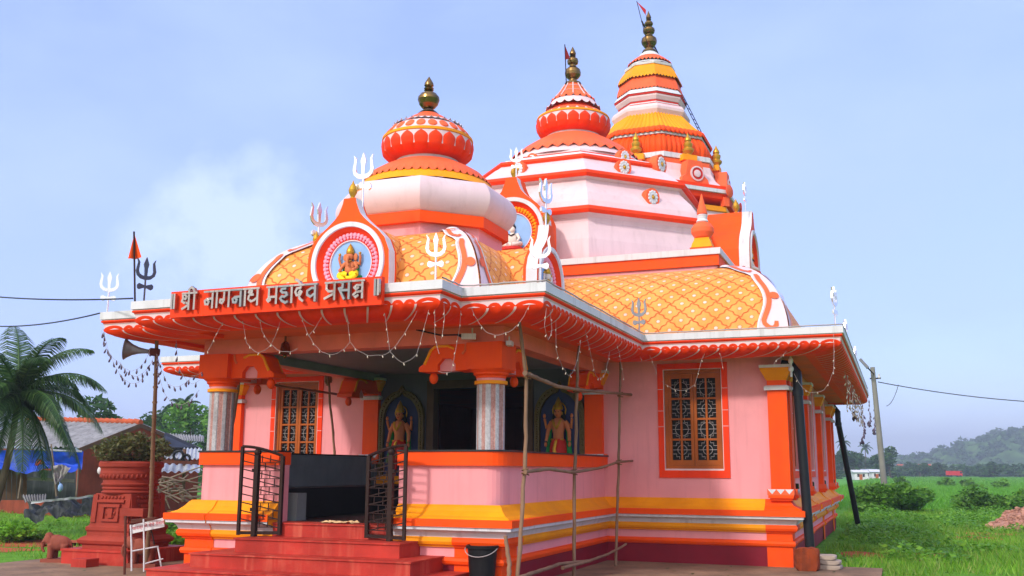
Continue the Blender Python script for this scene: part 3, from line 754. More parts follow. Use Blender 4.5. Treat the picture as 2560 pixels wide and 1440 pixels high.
# --- tower 3: tall corrugated octagonal spire behind
def dome3():
    def L(pr, m, nm, n=8, **k): return MB().lathe(pr, C3, n, rot=22.5 if n == 8 else 0, smooth=(n != 8), **k).build(nm, m, T)
    L([(2.9, 5.5), (2.9, 10.15)], 'pale', 'spire_wall')
    L([(2.92, 10.1), (2.98, 10.12), (2.98, 10.28), (2.92, 10.3)], 'yellow', 'spire_band')
    L([(2.88, 10.52), (2.99, 10.54), (3.02, 10.64), (3.05, 10.70)], 'orange_red', 'spire_cornice')
    for k in range(8):
        a = R(45*k+22.5); b = MB()
        for da in (0,):
            x, y = 2.94*math.sin(a+da), YC3-2.94*math.cos(a+da)
            b.tube([(x, y, 10.3), (x, y, 10.6)], .15, 4, smooth=False)
        b.build('spire_corner_post', 'coral', T)
    L([(3.0, 10.70), (3.10, 10.72), (3.10, 10.84), (2.95, 10.86)], 'white', 'spire_cornice')
    L([(2.9, 10.86), (3.02, 10.88), (3.02, 10.98), (2.85, 11.0)], 'orange_red', 'spire_cornice')
    L([(2.86, 10.99), (2.62, 11.22), (2.45, 11.5), (2.40, 11.75), (2.36, 11.78)], 'pale', 'spire_shoulder')
    L([(2.30, 11.72), (2.38, 11.74), (2.38, 11.93), (2.3, 11.95)], 'coral', 'spire_band')
    L([(2.30, 11.94), (2.42, 11.95), (2.42, 12.12), (2.1, 12.14)], 'white', 'spire_ring')
    for k in range(8):
        a = R(45*k)
        W = Matrix.Translation((0, YC3, 0)) @ Matrix.Rotation(a, 4, 'Z')
        b = MB(); b.box(-.28, .28, -2.42, -2.18, 11.86, 12.06, 1); b.box(-.2, .2, -2.36, -2.15, 11.70, 11.86, 0); b.build('spire_bracket', ['coral', 'yellow'], T, W)
        b = MB(); b.lathe([(.12, 12.06), (.10, 12.10), (.19, 12.20), (.20, 12.26), (.13, 12.33), (.15, 12.40), (.16, 12.46), (.10, 12.53), (.12, 12.58), (.11, 12.64), (.05, 12.74), (.005, 12.86)], (0, -2.30), 16)
        b.build('spire_pinnacle', 'gold', T, W)
        b = MB()
        ol = [(-.55, 0), (.55, 0), (.50, .18), (.36, .30), (.30, .62), (.26, .80), (-.26, .80), (-.30, .62), (-.36, .30), (-.50, .18)]
        b.prism(ol, lambda x, y, d: (x, d+ -.25*0, y), 0, .4, 0)
        o = b.build('spire_gable', 'coral', T, W @ Matrix.Translation((0, -2.68, 10.98)))
        b = MB(); b.lathe([(.26, 0), (.26, .04), (.21, .05), (.20, .03), (.13, .03), (.12, .06), (.02, .07)], (0, 0), 20, mats=[0, 0, 1, 1, 0, 0])
        b.build('spire_rosette', ['pale', 'redcloth'], o, W @ Matrix.Translation((.06, -2.68, 11.32)) @ Matrix.Rotation(R(90), 4, 'X'))
        b = MB(); b.lathe([(.22, 0), (.22, .02), (.10, .05), (.01, .06)], (0, 0), 14); b.build('spire_rosette', 'coral', T, Matrix.Translation((0, YC3, 0)) @ Matrix.Rotation(a+R(22.5), 4, 'Z') @ Matrix.Translation((0, -3.12, 10.80)) @ Matrix.Rotation(R(90), 4, 'X'))
    def corr(prf, ns, amp, mat, nm, tip=0, pointed=False):
        def fn(u, v):
            a = 2*math.pi*u+R(22.5); k = v*(len(prf)-1); i = min(int(k), len(prf)-2); f = k-i
            r = prf[i][0]*(1-f)+prf[i+1][0]*f; z = prf[i][1]*(1-f)+prf[i+1][1]*f
            s = (u*ns) % 1; w = abs(math.sin(math.pi*s))
            r = r*octf(a)+amp*(w-.5)
            if v > .999: z += tip*(1-w)
            return (r*math.sin(a), YC3-r*math.cos(a), z)
        MB().grid(fn, ns*6, (len(prf)-1)*2, 0, True).build(nm, mat, T)
    corr([(2.18, 12.12), (2.27, 12.3), (2.26, 12.5), (2.17, 12.70), (2.04, 12.86)][::-1], 72, .07, 'orange', 'fluted_drum')
    L([(1.98, 12.85), (2.12, 12.86), (2.12, 12.94), (1.98, 12.95)], 'white', 'spire_ring')
    corr([(2.06, 13.16), (2.16, 13.08), (2.20, 12.99), (2.17, 12.91)], 72, .06, 'orange', 'fluted_hem', tip=.05)
    corr([(1.30, 13.92), (1.48, 13.70), (1.80, 13.36), (2.13, 13.07)], 72, .06, 'yellow', 'fluted_skirt', tip=-.05)
    L([(1.30, 13.84), (1.34, 13.90), (1.42, 14.02), (1.42, 14.12), (1.34, 14.24), (1.22, 14.27)], 'pale', 'spire_torus')
    L([(1.28, 13.96), (1.365, 13.965), (1.372, 13.99), (1.39, 14.0)], 'redcloth', 'spire_line')
    L([(1.18, 14.26), (1.22, 14.27), (1.22, 14.31), (1.16, 14.32)], 'redcloth', 'spire_line')
    L([(1.16, 14.31), (1.20, 14.32), (1.20, 14.36), (1.15, 14.37)], 'white', 'spire_ring')
    L([(1.14, 14.36), (1.18, 14.37), (1.18, 14.43), (1.14, 14.44)], 'redcloth', 'spire_line')
    L([(1.13, 14.43), (1.20, 14.44), (1.28, 14.56), (1.28, 14.62), (1.18, 14.63)], 'pale', 'spire_flare')
    L([(1.18, 14.62), (1.31, 14.63), (1.32, 14.69), (1.18, 14.70)], 'redcloth', 'spire_line')
    b = MB(); scal_skirt(b, C3, 1.20, 14.88, 1.34, 14.69, 64, -.0, 0, oct_=True, n=128); b.build('spire_ring', 'white', T)
    b = MB(); scal_skirt(b, C3, 1.06, 15.40, 1.23, 14.86, 56, .07, 0, oct_=True, n=336, bulge=.03, pointed=True); b.build('spire_drum', 'coral', T)
    b = MB(); scal_skirt(b, C3, .86, 15.92, 1.19, 15.34, 56, .06, 0, oct_=True, n=336, bulge=.06, pointed=True); b.build('spire_skirt', 'yellow', T)
    L([(.82, 15.88), (.92, 15.90), (.94, 15.98), (.78, 16.06)], 'white', 'spire_ring')
    b = MB(); scal_skirt(b, C3, .36, 16.50, .80, 16.10, 36, .08, 0, n=216, bulge=.07, pointed=True); scal_skirt(b, C3, .78, 16.08, .84, 16.02, 36, 0, 1); b.build('spire_cap', ['coral', 'white'], T)
    MB().lathe([(.44, 16.44), (.36, 16.56), (.24, 16.66), (.20, 16.76)], C3, 32).build('spire_neck', 'white', T)
    kalash(C3, [(.28, 16.68), (.24, 16.76), (.14, 16.80), (.13, 16.85), (.19, 16.90), (.275, 17.03), (.29, 17.12), (.27, 17.22), (.17, 17.31), (.12, 17.34), (.13, 17.38), (.20, 17.45), (.225, 17.53), (.21, 17.60), (.13, 17.68), (.09, 17.71), (.15, 17.76), (.165, 17.81), (.14, 17.87), (.08, 17.92), (.07, 17.95), (.10, 17.97), (.07, 18.0), (.10, 18.04), (.09, 18.10), (.04, 18.22), (.004, 18.33)])
dome3()

# --- gable medallions (kudu arches)
OUT = [(.70, 0), (.71, .5), (.70, .8), (.62, 1.0), (.50, 1.13), (.36, 1.24), (.26, 1.33), (.19, 1.41), (.155, 1.49), (.12, 1.58), (.105, 1.66)]
def gable(W, ringm='rose', depth=.24, vault=0, side=('white', 'orange')):
    full = OUT + [(-x, z) for x, z in reversed(OUT)]
    cz = .65; N = 72
    def ray(th):
        dx, dz = math.cos(th), math.sin(th); best = None
        pts = full+[full[0]]
        for (x0, z0), (x1, z1) in zip(pts, pts[1:]):
            ex, ez = x1-x0, z1-z0; den = dx*ez-dz*ex
            if abs(den) < 1e-9: continue
            t = (x0*ez-(z0-cz)*ex)/den; u = (x0*dz-(z0-cz)*dx)/den
            if t > 0 and -1e-6 <= u <= 1+1e-6 and (best is None or t < best): best = t
        return (dx*best, cz+dz*best)
    ths = sorted([2*math.pi*i/N for i in range(N)]+[math.atan2(z-cz, x) % (2*math.pi) for x, z in full]); n_ = len(ths)
    o_ = [ray(t) for t in ths]; i_ = [(.63*math.cos(t), cz+.63*math.sin(t)) for t in ths]
    b = MB(); vs = [(x, 0, z) for x, z in o_]+[(x, 0, z) for x, z in i_]
    b.add(vs, [(k, (k+1) % n_, (k+1) % n_+n_, k+n_) for k in range(n_)], 0)
    for y0, y1, m in ((0, .19, 1), (.19, depth, 2)):
        vs = [(x, y0, z) for x, z in o_]+[(x, y1, z) for x, z in o_]
        b.add(vs, [(k, k+n_, (k+1) % n_+n_, (k+1) % n_) for k in range(n_)], m)
    b.add([(x, depth, z) for x, z in o_], [tuple(range(n_))], 2)
    g = b.build('gable', ['orange', side[0], side[1]], T, W)
    b = MB()
    def ann(rs, mats, n=64):
        vs = [(r*math.cos(2*math.pi*k/n), y, cz+r*math.sin(2*math.pi*k/n)) for r, y in rs for k in range(n)]
        for i in range(len(rs)-1): b.add(vs, [(i*n+k, i*n+(k+1) % n, (i+1)*n+(k+1) % n, (i+1)*n+k) for k in range(n)], mats[i], i > 4)
    ann([(.635, 0), (.63, -.03), (.56, -.03), (.555, .0), (.49, .09), (.375, .10), (.37, .085), (.355, .085), (.35, .11)], [0, 0, 0, 1, 1, 1, 2, 2])
    b.add([(.35*math.cos(2*math.pi*k/64), .11, cz+.35*math.sin(2*math.pi*k/64)) for k in range(64)], [tuple(range(64))], 3)
    b.build('medallion', ['white', 'orange_red', 'pale', 'skyblue'], g, W)
    b = MB(); k_ = 44
    for k in range(k_):
        a = 2*math.pi*k/k_
        for r, sx in ((.45, .036), (.405, .022)):
            c, s = math.cos(a), math.sin(a)
            b.sphere((r*c, .085, cz+r*s), (sx, .025, sx), 0, 8, 5)
    b.build('medallion_petals', ringm, g, W)
    b = MB(); b.lathe([(.03, 1.655), (.045, 1.68), (.03, 1.70), (.065, 1.77), (.07, 1.81), (.05, 1.87), (.02, 1.92), (.003, 1.97)], (0, depth*.35), 14); b.build('gable_finial', 'gold', g, W)
    if vault:
        o2 = [(x*.95, z*.985) for x, z in OUT[:6]]; o2 = o2+[(0, 1.27)]+[(-x, z) for x, z in reversed(o2)]
        ar = [0]
        for p_, q_ in zip(o2, o2[1:]): ar.append(ar[-1]+math.hypot(q_[0]-p_[0], q_[1]-p_[1]))
        m_ = len(o2)-1
        def vf(u, v): k = min(m_-1, int(u*m_+1e-6)); f_ = u*m_-k; return (o2[k][0]*(1-f_)+o2[k+1][0]*f_, depth+vault*v, o2[k][1]*(1-f_)+o2[k+1][1]*f_)
        def vuv(u, v): return (vault*v*1.0, ar[min(m_, round(u*m_))])
        MB().grid(vf, m_, 4, 0, True, vuv).build('gable_vault', 'tile', g, W)
    b = MB(); b.box(-.82, -.70, .12, depth, -.12, .10); b.box(.70, .90, .12, depth, -.12, .10); b.box(-.699, .699, .02, depth, -.12, -.002); b.build('gable_foot', 'orange', g, W)
    return g
def gW(x, y, z, rz, s=1): return TR(x, y, z, rz, s)
G = {}
G['front'] = gable(gW(0, 12.62, 4.04, 0), vault=1.0); G['right'] = gable(gW(2.36, YC1, 4.02, R(90)), vault=.9); G['left'] = gable(gW(-2.36, YC1, 4.02, R(-90)), vault=.9)
G['hallfront'] = gable(gW(0, YC2-4.55, 5.95, 0, 1.22), 'yellow', .45)
G['hallright'] = gable(gW(4.62, YC2, 5.80, R(90), 1.26), 'yellow', .9); G['hallleft'] = gable(gW(-4.62, YC2, 5.80, R(-90), 1.26), 'yellow', .9)
# corner pots on the attic
for sx in (-1, 1):
    x, y = sx*4.1, YC2-4.08
    MB().lathe([(.33, 6.05), (.33, 6.13), (.30, 6.135), (.27, 6.22), (.22, 6.30), (.22, 6.34)], (x, y), 4, rot=45, mats=[1, 0, 0, 0, 0], smooth=False).build('pot_base', ['yellow', 'orange'], T)
    MB().lathe([(.10, 6.33), (.17, 6.37), (.235, 6.47), (.235, 6.56), (.17, 6.66), (.11, 6.69), (.13, 6.71), (.10, 6.76), (.11, 6.82), (.12, 6.84), (.09, 6.86), (.11, 6.88), (.10, 6.95), (.06, 7.1), (.02, 7.27), (.004, 7.32)], (x, y), 28, mats=[0]*5+[1]*5+[0]*5).build('corner_pot', ['coral', 'white'], T)

# --- statues
def figure_seated(W, parent, kind):
    """small relief figure sitting in a medallion"""
    b = MB()
    elephant = kind == 'elephant'
    # mats: 0 skin 1 cloth 2 gold 3 green 4 dark
    b.sphere((0, .0, .26), (.085, .06, .11), 0); b.sphere((0, -.03, .22), (.075, .05, .07), 0)
    for s in (-1, 1):
        b.tube([(s*.04, -.02, .14), (s*.14, -.06, .15), (s*.15, -.08, .12)], [.055, .05, .04], 10, 1)
        b.tube([(s*.15, -.08, .12), (s*.08, -.11, .07), (s*.0 if s > 0 else .02, -.10, .0 if s < 0 else .08)], [.04, .034, .026], 10, 1)
        b.tube([(s*.08, 0, .33), (s*.14, -.03, .25), (s*.12, -.09, .20)], [.032, .026, .022], 9, 0)
        b.tube([(s*.08, .02, .34), (s*.17, .0, .30), (s*.19, -.02, .40), (s*.18, -.02, .45)], [.028, .024, .02, .018], 9, 0)
        b.sphere((s*.18, -.02, .47), .024, 2, 8, 5); b.sphere((s*.12, -.10, .20), .028, 0, 8, 5)
        b.sphere((s*.12, .03, .24), (.03, .02, .11), 3, 8, 6)
    b.sphere((0, -.02, .43), (.062, .055, .062), 0)
    if elephant:
        for s in (-1, 1): b.sphere((s*.09, 0, .42), (.04, .012, .06), 0, 10, 6)
        b.tube([(0, -.07, .42), (0, -.10, .36), (.01, -.11, .30), (.035, -.11, .27)], [.03, .025, .02, .016], 9, 0)
    b.sphere((0, -.04, .355), (.05, .035, .02), 2, 10, 5)
    b.lathe([(.062, .47), (.066, .50), (.055, .54), (.035, .585), (.012, .62), (.003, .64)], (0, -.01), 14, mats=[2]*5)
    b.box(-.17, .17, -.02, .10, -.03, .09, 3); b.box(-.20, .20, -.01, .09, .09, .12, 3)
    return b.build('seated_statue', ['skin', 'yellowcloth', 'gold', 'green'] if elephant else ['white_skin', 'redcloth', 'gold', 'skyblue'], parent, W)
figure_seated(gW(0, 12.70, 4.375, 0, .98), G['front'], 'elephant')
figure_seated(gW(2.28, YC1, 4.40, R(90), .95), G['right'], 'other')
def figure_lotus(W, parent):
    b = MB()
    b.lathe([(.16, 0), (.24, .05), (.23, .10), (.18, .12)], (0, 0), 22, mats=[1, 1, 1])
    for s in (-1, 1):
        b.tube([(s*.03, 0, .17), (s*.20, -.06, .17), (s*.05, -.16, .15)], [.07, .055, .04], 10, 0)
        b.tube([(s*.10, 0, .40), (s*.16, -.02, .30), (s*.14, -.10, .22)], [.036, .03, .024], 9, 0)
    b.sphere((0, 0, .30), (.10, .07, .15), 0); b.sphere((0, -.01, .50), (.06, .06, .075), 0); b.sphere((0, .02, .56), (.065, .055, .06), 2); b.sphere((0, .02, .63), .035, 2, 8, 5)
    b.tube([(-.07, -.05, .40), (0, -.09, .36), (.07, -.05, .40)], .014, 6, 2)
    return b.build('meditating_statue', ['white_skin', 'redcloth', 'hair'], parent, W)
figure_lotus(gW(0, YC2-4.45, 6.28, 0, 1.05), G['hallfront'])
figure_lotus(gW(4.52, YC2, 6.28, R(90), 1.05), G['hallright'])

def standing(W, parent, flip):
    s_ = -1 if flip else 1
    b = MB(); tub = lambda pts, r, m, n=12: b.tube([(x*s_, y, z) for x, y, z in pts], r, n, m)
    for s in (-1, 1):
        tub([(s*.075, .0, .62), (s*.085, -.03, .34), (s*.08, .0, .06)], [.085, .06, .038], 1); b.sphere((s*.09*s_, -.05, .035), (.04, .08, .03), 0)
    b.lathe([(.17, .30), (.17, .42), (.165, .55), (.14, .66), (.12, .70)], (0, 0), 18, mats=[1]*4, mod=lambda a, i: 1+.06*math.sin(9*a))
    tub([(0, 0, .66), (0, 0, .80), (0, -.01, .95), (0, 0, 1.04), (0, 0, 1.10)], [.105, .10, .135, .12, .05], 0, 16)
    for s in (-1, 1):
        tub([(s*.13, 0, 1.02), (s*.21, .0, .84), (s*.23, -.05, .66)], [.05, .04, .028], 0); b.sphere((s*.235*s_, -.06, .60), (.03, .03, .05), 0, 8, 6)
        tub([(s*.13, .02, 1.02), (s*.25, .02, .92), (s*.27, -.02, 1.08)], [.045, .036, .026], 0); b.sphere((s*.27*s_, -.03, 1.13), (.03, .025, .045), 0, 8, 6)
        tub([(s*.14, .03, 1.03), (s*.19, .03, .8), (s*.20, .02, .5), (s*.24, .02, .26)], [.04, .045, .05, .06], 3)
        tub([(s*.055, .03, 1.22), (s*.09, .04, 1.10), (s*.11, .03, 1.0)], [.05, .045, .02], 4)
    b.sphere((0, -.02, 1.19), (.072, .078, .095), 0)
    b.sphere((0, -.105, 1.18), (.012, .018, .022), 0, 8, 5)
    for s in (-1, 1): b.sphere((s*.028, -.088, 1.205), (.014, .008, .008), 4, 8, 5); b.sphere((s*.075, -.01, 1.18), (.012, .02, .03), 2, 8, 5)
    b.sphere((0, -.088, 1.143), (.022, .01, .008), 5, 8, 5)
    b.lathe([(.082, 1.25), (.088, 1.28), (.075, 1.33), (.055, 1.40), (.025, 1.46), (.004, 1.49)], (0, 0), 16, mats=[2]*5)
    b.lathe([(.13, 0), (.13, .02), (.12, .025)], (0, .075), 24, mats=[2, 2]) if False else None
    b.tube([(.13*math.sin(t*.5), .05, 1.24+.15*math.cos(t*.5)) for t in range(-5, 6)], .014, 6, 2)
    for r in (.06, .09): b.tube([(-r, -.10, 1.06), (-r*.6, -.135, 1.0-r*.5), (0, -.15, .97-r), (r*.6, -.135, 1.0-r*.5), (r, -.10, 1.06)], .012, 6, 2)
    b.tube([(-.12, -.06, .69), (0, -.12, .67), (.12, -.06, .69)], .02, 8, 2)
    b.tube([(0, -.15, .66), (-.03, -.17, .5), (0, -.17, .34)], [.03, .035, .05], 8, 2)
    return b.build('deity_statue', ['skin', 'redcloth', 'gold', 'green', 'hair', 'redcloth'], parent, W)
for sx in (-1, 1):
    W = TR(sx*1.68, YH-.005, 1.42)
    al = [(.50, 0), (.50, 1.2)] + [(.50*math.cos(R(a))*(1 if a < 60 else 1), 1.2+.56*math.sin(R(a))) for a in range(10, 90, 10)] + [(.05, 1.78), (0, 1.86)]
    al = al + [(-x, z) for x, z in reversed(al[:-1])]
    inn = [(x*.80, .06+z*.90) for x, z in al]
    b = MB(); nn = len(al)
    vs = [(x, -.09, z) for x, z in al]+[(x, -.09, z) for x, z in inn]+[(x, 0, z) for x, z in al]+[(x, -.005, z) for x, z in inn]
    b.add(vs, [(k, (k+1) % nn, (k+1) % nn+nn, k+nn) for k in range(nn)], 0)
    b.add(vs, [(k, k+2*nn, (k+1) % nn+2*nn, (k+1) % nn) for k in range(nn)], 0)
    b.add(vs, [(k+nn, (k+1) % nn+nn, (k+1) % nn+3*nn, k+3*nn) for k in range(nn)], 0)
    b.add([vs[k+3*nn] for k in range(nn)], [tuple(range(nn))], 1)
    ni = b.build('niche', ['archgold', 'blue'], T, W)
    b = MB()
    for (xa, za), (xb, zb) in zip(al, al[1:]):
        m_ = max(1, int(math.hypot(xb-xa, zb-za)/.048))
        for f in range(m_): b.sphere(((xa+(xb-xa)*f/m_)*.90, -.10, .03+(za+(zb-za)*f/m_)*.95), .021, 0, 6, 4)
    b.build('niche_beading', 'archgold', ni, W)
    MB().box(-.46, .46, -.20, 0, -.10, .055).build('niche_ledge', 'yellow', ni, W)
    standing(W @ Matrix.Translation((0, -.12, .06)), ni, sx > 0)

# --- porch columns with brackets
def column(sx):
    x0, y0 = sx*2.30, 12.80
    pr = [(.203, 1.875), (.200, 2.78)]
    n_ = 96; b = MB()
    vs = []; fs = []; ms = []
    for z in (1.875, 2.79):
        for j in range(n_):
            a = 2*math.pi*j/n_; ph = (j*9/n_) % 1; r = .200 if ph < .5 else .191
            vs.append((x0+r*math.sin(a), y0-r*math.cos(a), z))
    for j in range(n_):
        fs.append((j, (j+1) % n_, n_+(j+1) % n_, n_+j)); ms.append(0 if (j*9/n_) % 1 < .5 else 1)
    b.add(vs, fs, ms)
    c = b.build('column', ['granite', 'pinkgranite'], T)
    b = MB(); b.lathe([(.20, 2.785), (.235, 2.79), (.235, 2.835), (.205, 2.84), (.205, 2.872), (.215, 2.875), (.215, 2.90), (.25, 2.925), (.25, 2.95), (.30, 2.99), (.30, 3.0)], (x0, y0), 32, mats=[0, 0, 0, 1, 2, 2, 2, 2, 2, 2])
    b.build('capital', ['yellow', 'pink', 'orange'], c)
    arm = [(0, 3.368), (.80, 3.368), (.88, 3.31), (.93, 3.20), (.98, 3.10), (1.06, 3.05), (1.06, 2.99), (.76, 2.98), (.76, 3.08), (.68, 3.17), (.56, 3.17), (.48, 3.08), (.48, 2.99), (0, 2.99)]
    inset = [(.47, 2.995), (.77, 2.995), (.77, 3.19), (.47, 3.19)]
    b = MB(); b.box(x0-.27, x0+.27, y0-.27, y0+.27, 2.995, 3.369, 0)
    for d in ((-sx, 0), (0, 1)):
        th = .17
        def fn(a, z, t, d=d): return (x0+d[0]*a+d[1]*t, y0+d[1]*a+d[0]*t, z)
        arm2 = [(max(.271, a), z) for a, z in arm]
        b.prism(arm2, fn, -th, th, 1 if False else 0, 0)
        b.prism(inset, fn, -th*.5, th*.5, 2)
        b.sphere(fn(.90, 2.905, 0), (.065, .065, .085), 0, 12, 8)
        # painted rim of the bracket
        for t in (-th-.004, th+.004):
            rim = [(.50, 3.30), (.60, 3.345), (.80, 3.345), (.87, 3.29), (.92, 3.18), (.97, 3.09)]
            pts = [fn(a, z, t) for a, z in rim]; b.tube(pts, .022, 6, 1)
        for a in (.32, ):
            for t in (-th-.003, th+.003): b.tube([fn(a, 3.36, t), fn(a+.01, 3.27, t), fn(a+.05, 3.22, t)], .02, 6, 3)
    b.build('bracket', ['orange', 'yellow', 'pink', 'soffit'], c)
column(1); column(-1)
def wall_bracket(sx):
    x0 = sx*2.36; b = MB(); fn = lambda a, z, t: (x0+t, YH-.1-a, z)
    b.prism([(-.1, 3.368), (.80, 3.368), (.88, 3.31), (.93, 3.20), (.98, 3.10), (1.06, 3.05), (1.06, 2.99), (.76, 2.98), (.76, 3.08), (.68, 3.17), (.56, 3.17), (.48, 3.08), (.48, 3.44-.35), (-.1, 3.12)][::-1], fn, -.165, .165, 0, 0)
    b.prism([(.47, 3.0), (.77, 3.0), (.77, 3.19), (.47, 3.19)], fn, -.08, .08, 2)
    b.sphere(fn(.90, 2.905, 0), (.065, .065, .085), 0, 12, 8)
    for t in (-.169, .169): b.tube([fn(a, z, t) for a, z in ((.50, 3.30), (.60, 3.345), (.80, 3.345), (.87, 3.29), (.92, 3.18), (.97, 3.09))], .022, 6, 1)
    b.build('bracket', ['orange', 'yellow', 'pink'], T)
wall_bracket(1); wall_bracket(-1)

# --- pilasters
def pilaster(W, w, z0=1.30, ztop=3.42):
    b = MB(); h = w/2; D = .12
    def ring(hw, za, zb, m, dd=0): b.box(-hw, hw, -D-dd, .02, za, zb, m)
    def tap(h0, h1, za, zb, m, d0, d1):
        vs = [(-h0, -D-d0, za), (h0, -D-d0, za), (h0, .02, za), (-h0, .02, za), (-h1, -D-d1, zb), (h1, -D-d1, zb), (h1, .02, zb), (-h1, .02, zb)]
        b.add(vs, [(0, 1, 5, 4), (1, 2, 6, 5), (2, 3, 7, 6), (3, 0, 4, 7), (4, 5, 6, 7)], m)
    ring(h, z0, ztop-.42, 0)
    ring(h+.05, ztop-.42, ztop-.40, 2, .05); tap(h+.05, h+.05, ztop-.399, ztop-.36, 2, .05, .05); tap(h+.05, h+.01, ztop-.36, ztop-.335, 2, .05, .01)
    ring(h, ztop-.335, ztop-.25, 0, .005); tap(h, h+.04, ztop-.25, ztop-.20, 1, .0, .04); tap(h+.03, h+.10, ztop-.20, ztop-.07, 1, .03, .09); ring(h+.10, ztop-.07, ztop-.03, 1, .09); ring(h+.115, ztop-.03, ztop+.02, 2, .105)
    ring(h+.06, z0-.10, z0, 3, .06)
    for k in range(3):
        x = -h-.05+(k+.5)*(w+.1)/3; q = (w+.1)/6
        b.add([(x-q, -D-.066, z0-.001), (x+q, -D-.066, z0-.001), (x, -D-.066, z0-.085)], [(0, 2, 1)], 2)
    ring(h+.045, z0-.15, z0-.10, 0, .075); ring(h+.02, z0-.19, z0-.15, 0, .03)
    return b.build('pilaster', ['orange', 'yellow', 'white', 'coral'], T, W)
pilaster(TR(5.70, YH, 0), .33); pilaster(TR(-5.70, YH, 0), .33)
pilaster(TR(2.36, YH, 0), .34, 1.9, 3.42); pilaster(TR(-2.36, YH, 0), .34, 1.9, 3.42)
for yy in (17.96, 21.6, 25.2, 28.9, 29.95): pilaster(TR(XH, yy, 0, R(90)), .30)

# --- door
b = MB()
for s in (-1, 1): b.box(min(s*1.13, s*.98), max(s*1.13, s*.98), YH-.04, YH+.2, .83, 3.36)
b.box(-.979, .979, YH-.04, YH+.2, 3.2, 3.36); b.build('door_frame', 'plank', T)

# --- windows
def window(W):
    w, h = WINX[1]-WINX[0], WZ1-WZ0
    w0 = MB()
    hw = w/2
    for x0, x1, z0, z1 in ((-hw-.115, -hw-.012, -.16, h+.115), (hw+.012, hw+.115, -.16, h+.115), (-hw-.012, hw+.012, -.16, -.03), (-hw-.012, hw+.012, h+.012, h+.115)): w0.box(x0, x1, -.025, .0, z0, z1, 0)
    for x0, x1, z0, z1 in ((-hw-.0115, -hw, -.03, h+.012), (hw, hw+.0115, -.03, h+.012), (-hw, hw, -.03, 0), (-hw, hw, h, h+.0115)): w0.box(x0, x1, -.02, .12, z0, z1, 1)
    for z in (.42*h, .58*h, .80*h):
        for s in (-1, 1): w0.box(min(s*(hw+.012), s*(hw+.118)), max(s*(hw+.012), s*(hw+.118)), -.028, -.024, z, z+.008, 1)
    o = w0.build('window', ['orange_red', 'pale'], T, W)
    f = MB(); fy0, fy1 = .05, .13; t = .06
    f.box(-hw, -hw+t, fy0, fy1, 0, h); f.box(hw-t, hw, fy0, fy1, 0, h); f.box(-hw+t, hw-t, fy0, fy1, 0, t); f.box(-hw+t, hw-t, fy0, fy1, h-t, h)
    f.build('window_frame', 'wood', o, W)
    lw = hw-t
    for s in (-1, 1):
        f = MB(); a, c = (-lw, -.003) if s < 0 else (.003, lw); st = .055; y0, y1 = .065, .115
        z0, z1 = t+.003, h-t-.003
        f.box(a, a+st, y0, y1, z0, z1); f.box(c-st, c, y0, y1, z0, z1); f.box(a+st, c-st, y0, y1, z0, z0+.09); f.box(a+st, c-st, y0, y1, z1-.09, z1)
        m_ = (a+c)/2; f.box(m_-.018, m_+.018, y0+.004, y1, z0+.09, z1-.09)
        za, zb = z0+.09, z1-.09
        for k in range(1, 4): zz = za+(zb-za)*k/4; f.box(a+st, m_-.018, y0+.006, y1, zz-.018, zz+.018); f.box(m_+.018, c-st, y0+.006, y1, zz-.018, zz+.018)
        f.build('casement', 'wood', o, W)
    MB().box(-lw, lw, .118, .122, t, h-t).build('window_pane', 'glass', o, W)
    g = MB()
    za, zb = t+.093, h-t-.093; rr = .0055; gy = .105
    for s in (-1, 1):
        a, c = (-lw+.058, -.058) if s < 0 else (.058, lw-.058); m_ = (a+c)/2
        for k in range(4):
            z0 = za+(zb-za)*k/4+.02; z1 = za+(zb-za)*(k+1)/4-.02; zm = (z0+z1)/2; H_ = (z1-z0)/2; Wd = (c-a)/2
            g.tube([(a, gy, zm), (c, gy, zm)], rr, 5)
            if k % 2 == 0: g.tube([(m_+.085*math.cos(i*math.pi/8), gy, zm+.085*math.sin(i*math.pi/8)) for i in range(17)], rr, 5)
            else: g.tube([(m_+.12*math.cos(i*math.pi/8), gy, zm+.12*math.sin(i*math.pi/8)) for i in range(17)], rr, 5)
            for sx in (-1, 1):
                for sz in (-1, 1):
                    g.tube([(m_+sx*Wd, gy, zm+sz*H_*.45), (m_+sx*Wd*.62, gy, zm+sz*H_*.45), (m_+sx*Wd*.62, gy, zm+sz*H_*.75), (m_+sx*Wd*.30, gy, zm+sz*H_*.75), (m_+sx*Wd*.30, gy, zm+sz*H_)], rr, 5, smooth=False)
    g.build('window_grille', 'wire', o, W)
    return o
w0 = window(TR(4.20, YH, WZ0))
dup(w0, TR(-4.20, YH, WZ0), T)
for y in SIDEY:
    dup(w0, TR(XH, y, WZ0, R(90)), T); dup(w0, TR(-XH, y, WZ0, R(-90)), T)
# --- floodlights on the side wall
def flood(W):
    b = MB(); b.box(-.09, .09, -.13, -.05, 0, .13, 0); b.box(-.075, .075, -.137, -.128, .012, .118, 1)
    b.tube([(-.10, -.09, .06), (-.10, .0, .06)], .012, 6, 0); b.tube([(.10, -.09, .06), (.10, .0, .06)], .012, 6, 0)
    b.tube([(0, -.06, .0), (.06, -.05, -.08), (.14, -.03, -.06), (.16, 0, .02)], .006, 5, 0)
    return b.build('floodlight', ['blackpaint', 'glass'], T, W)
for y in (18.5, 21.9, 25.5, 29.1): flood(TR(XH, y, 1.26, R(90)))

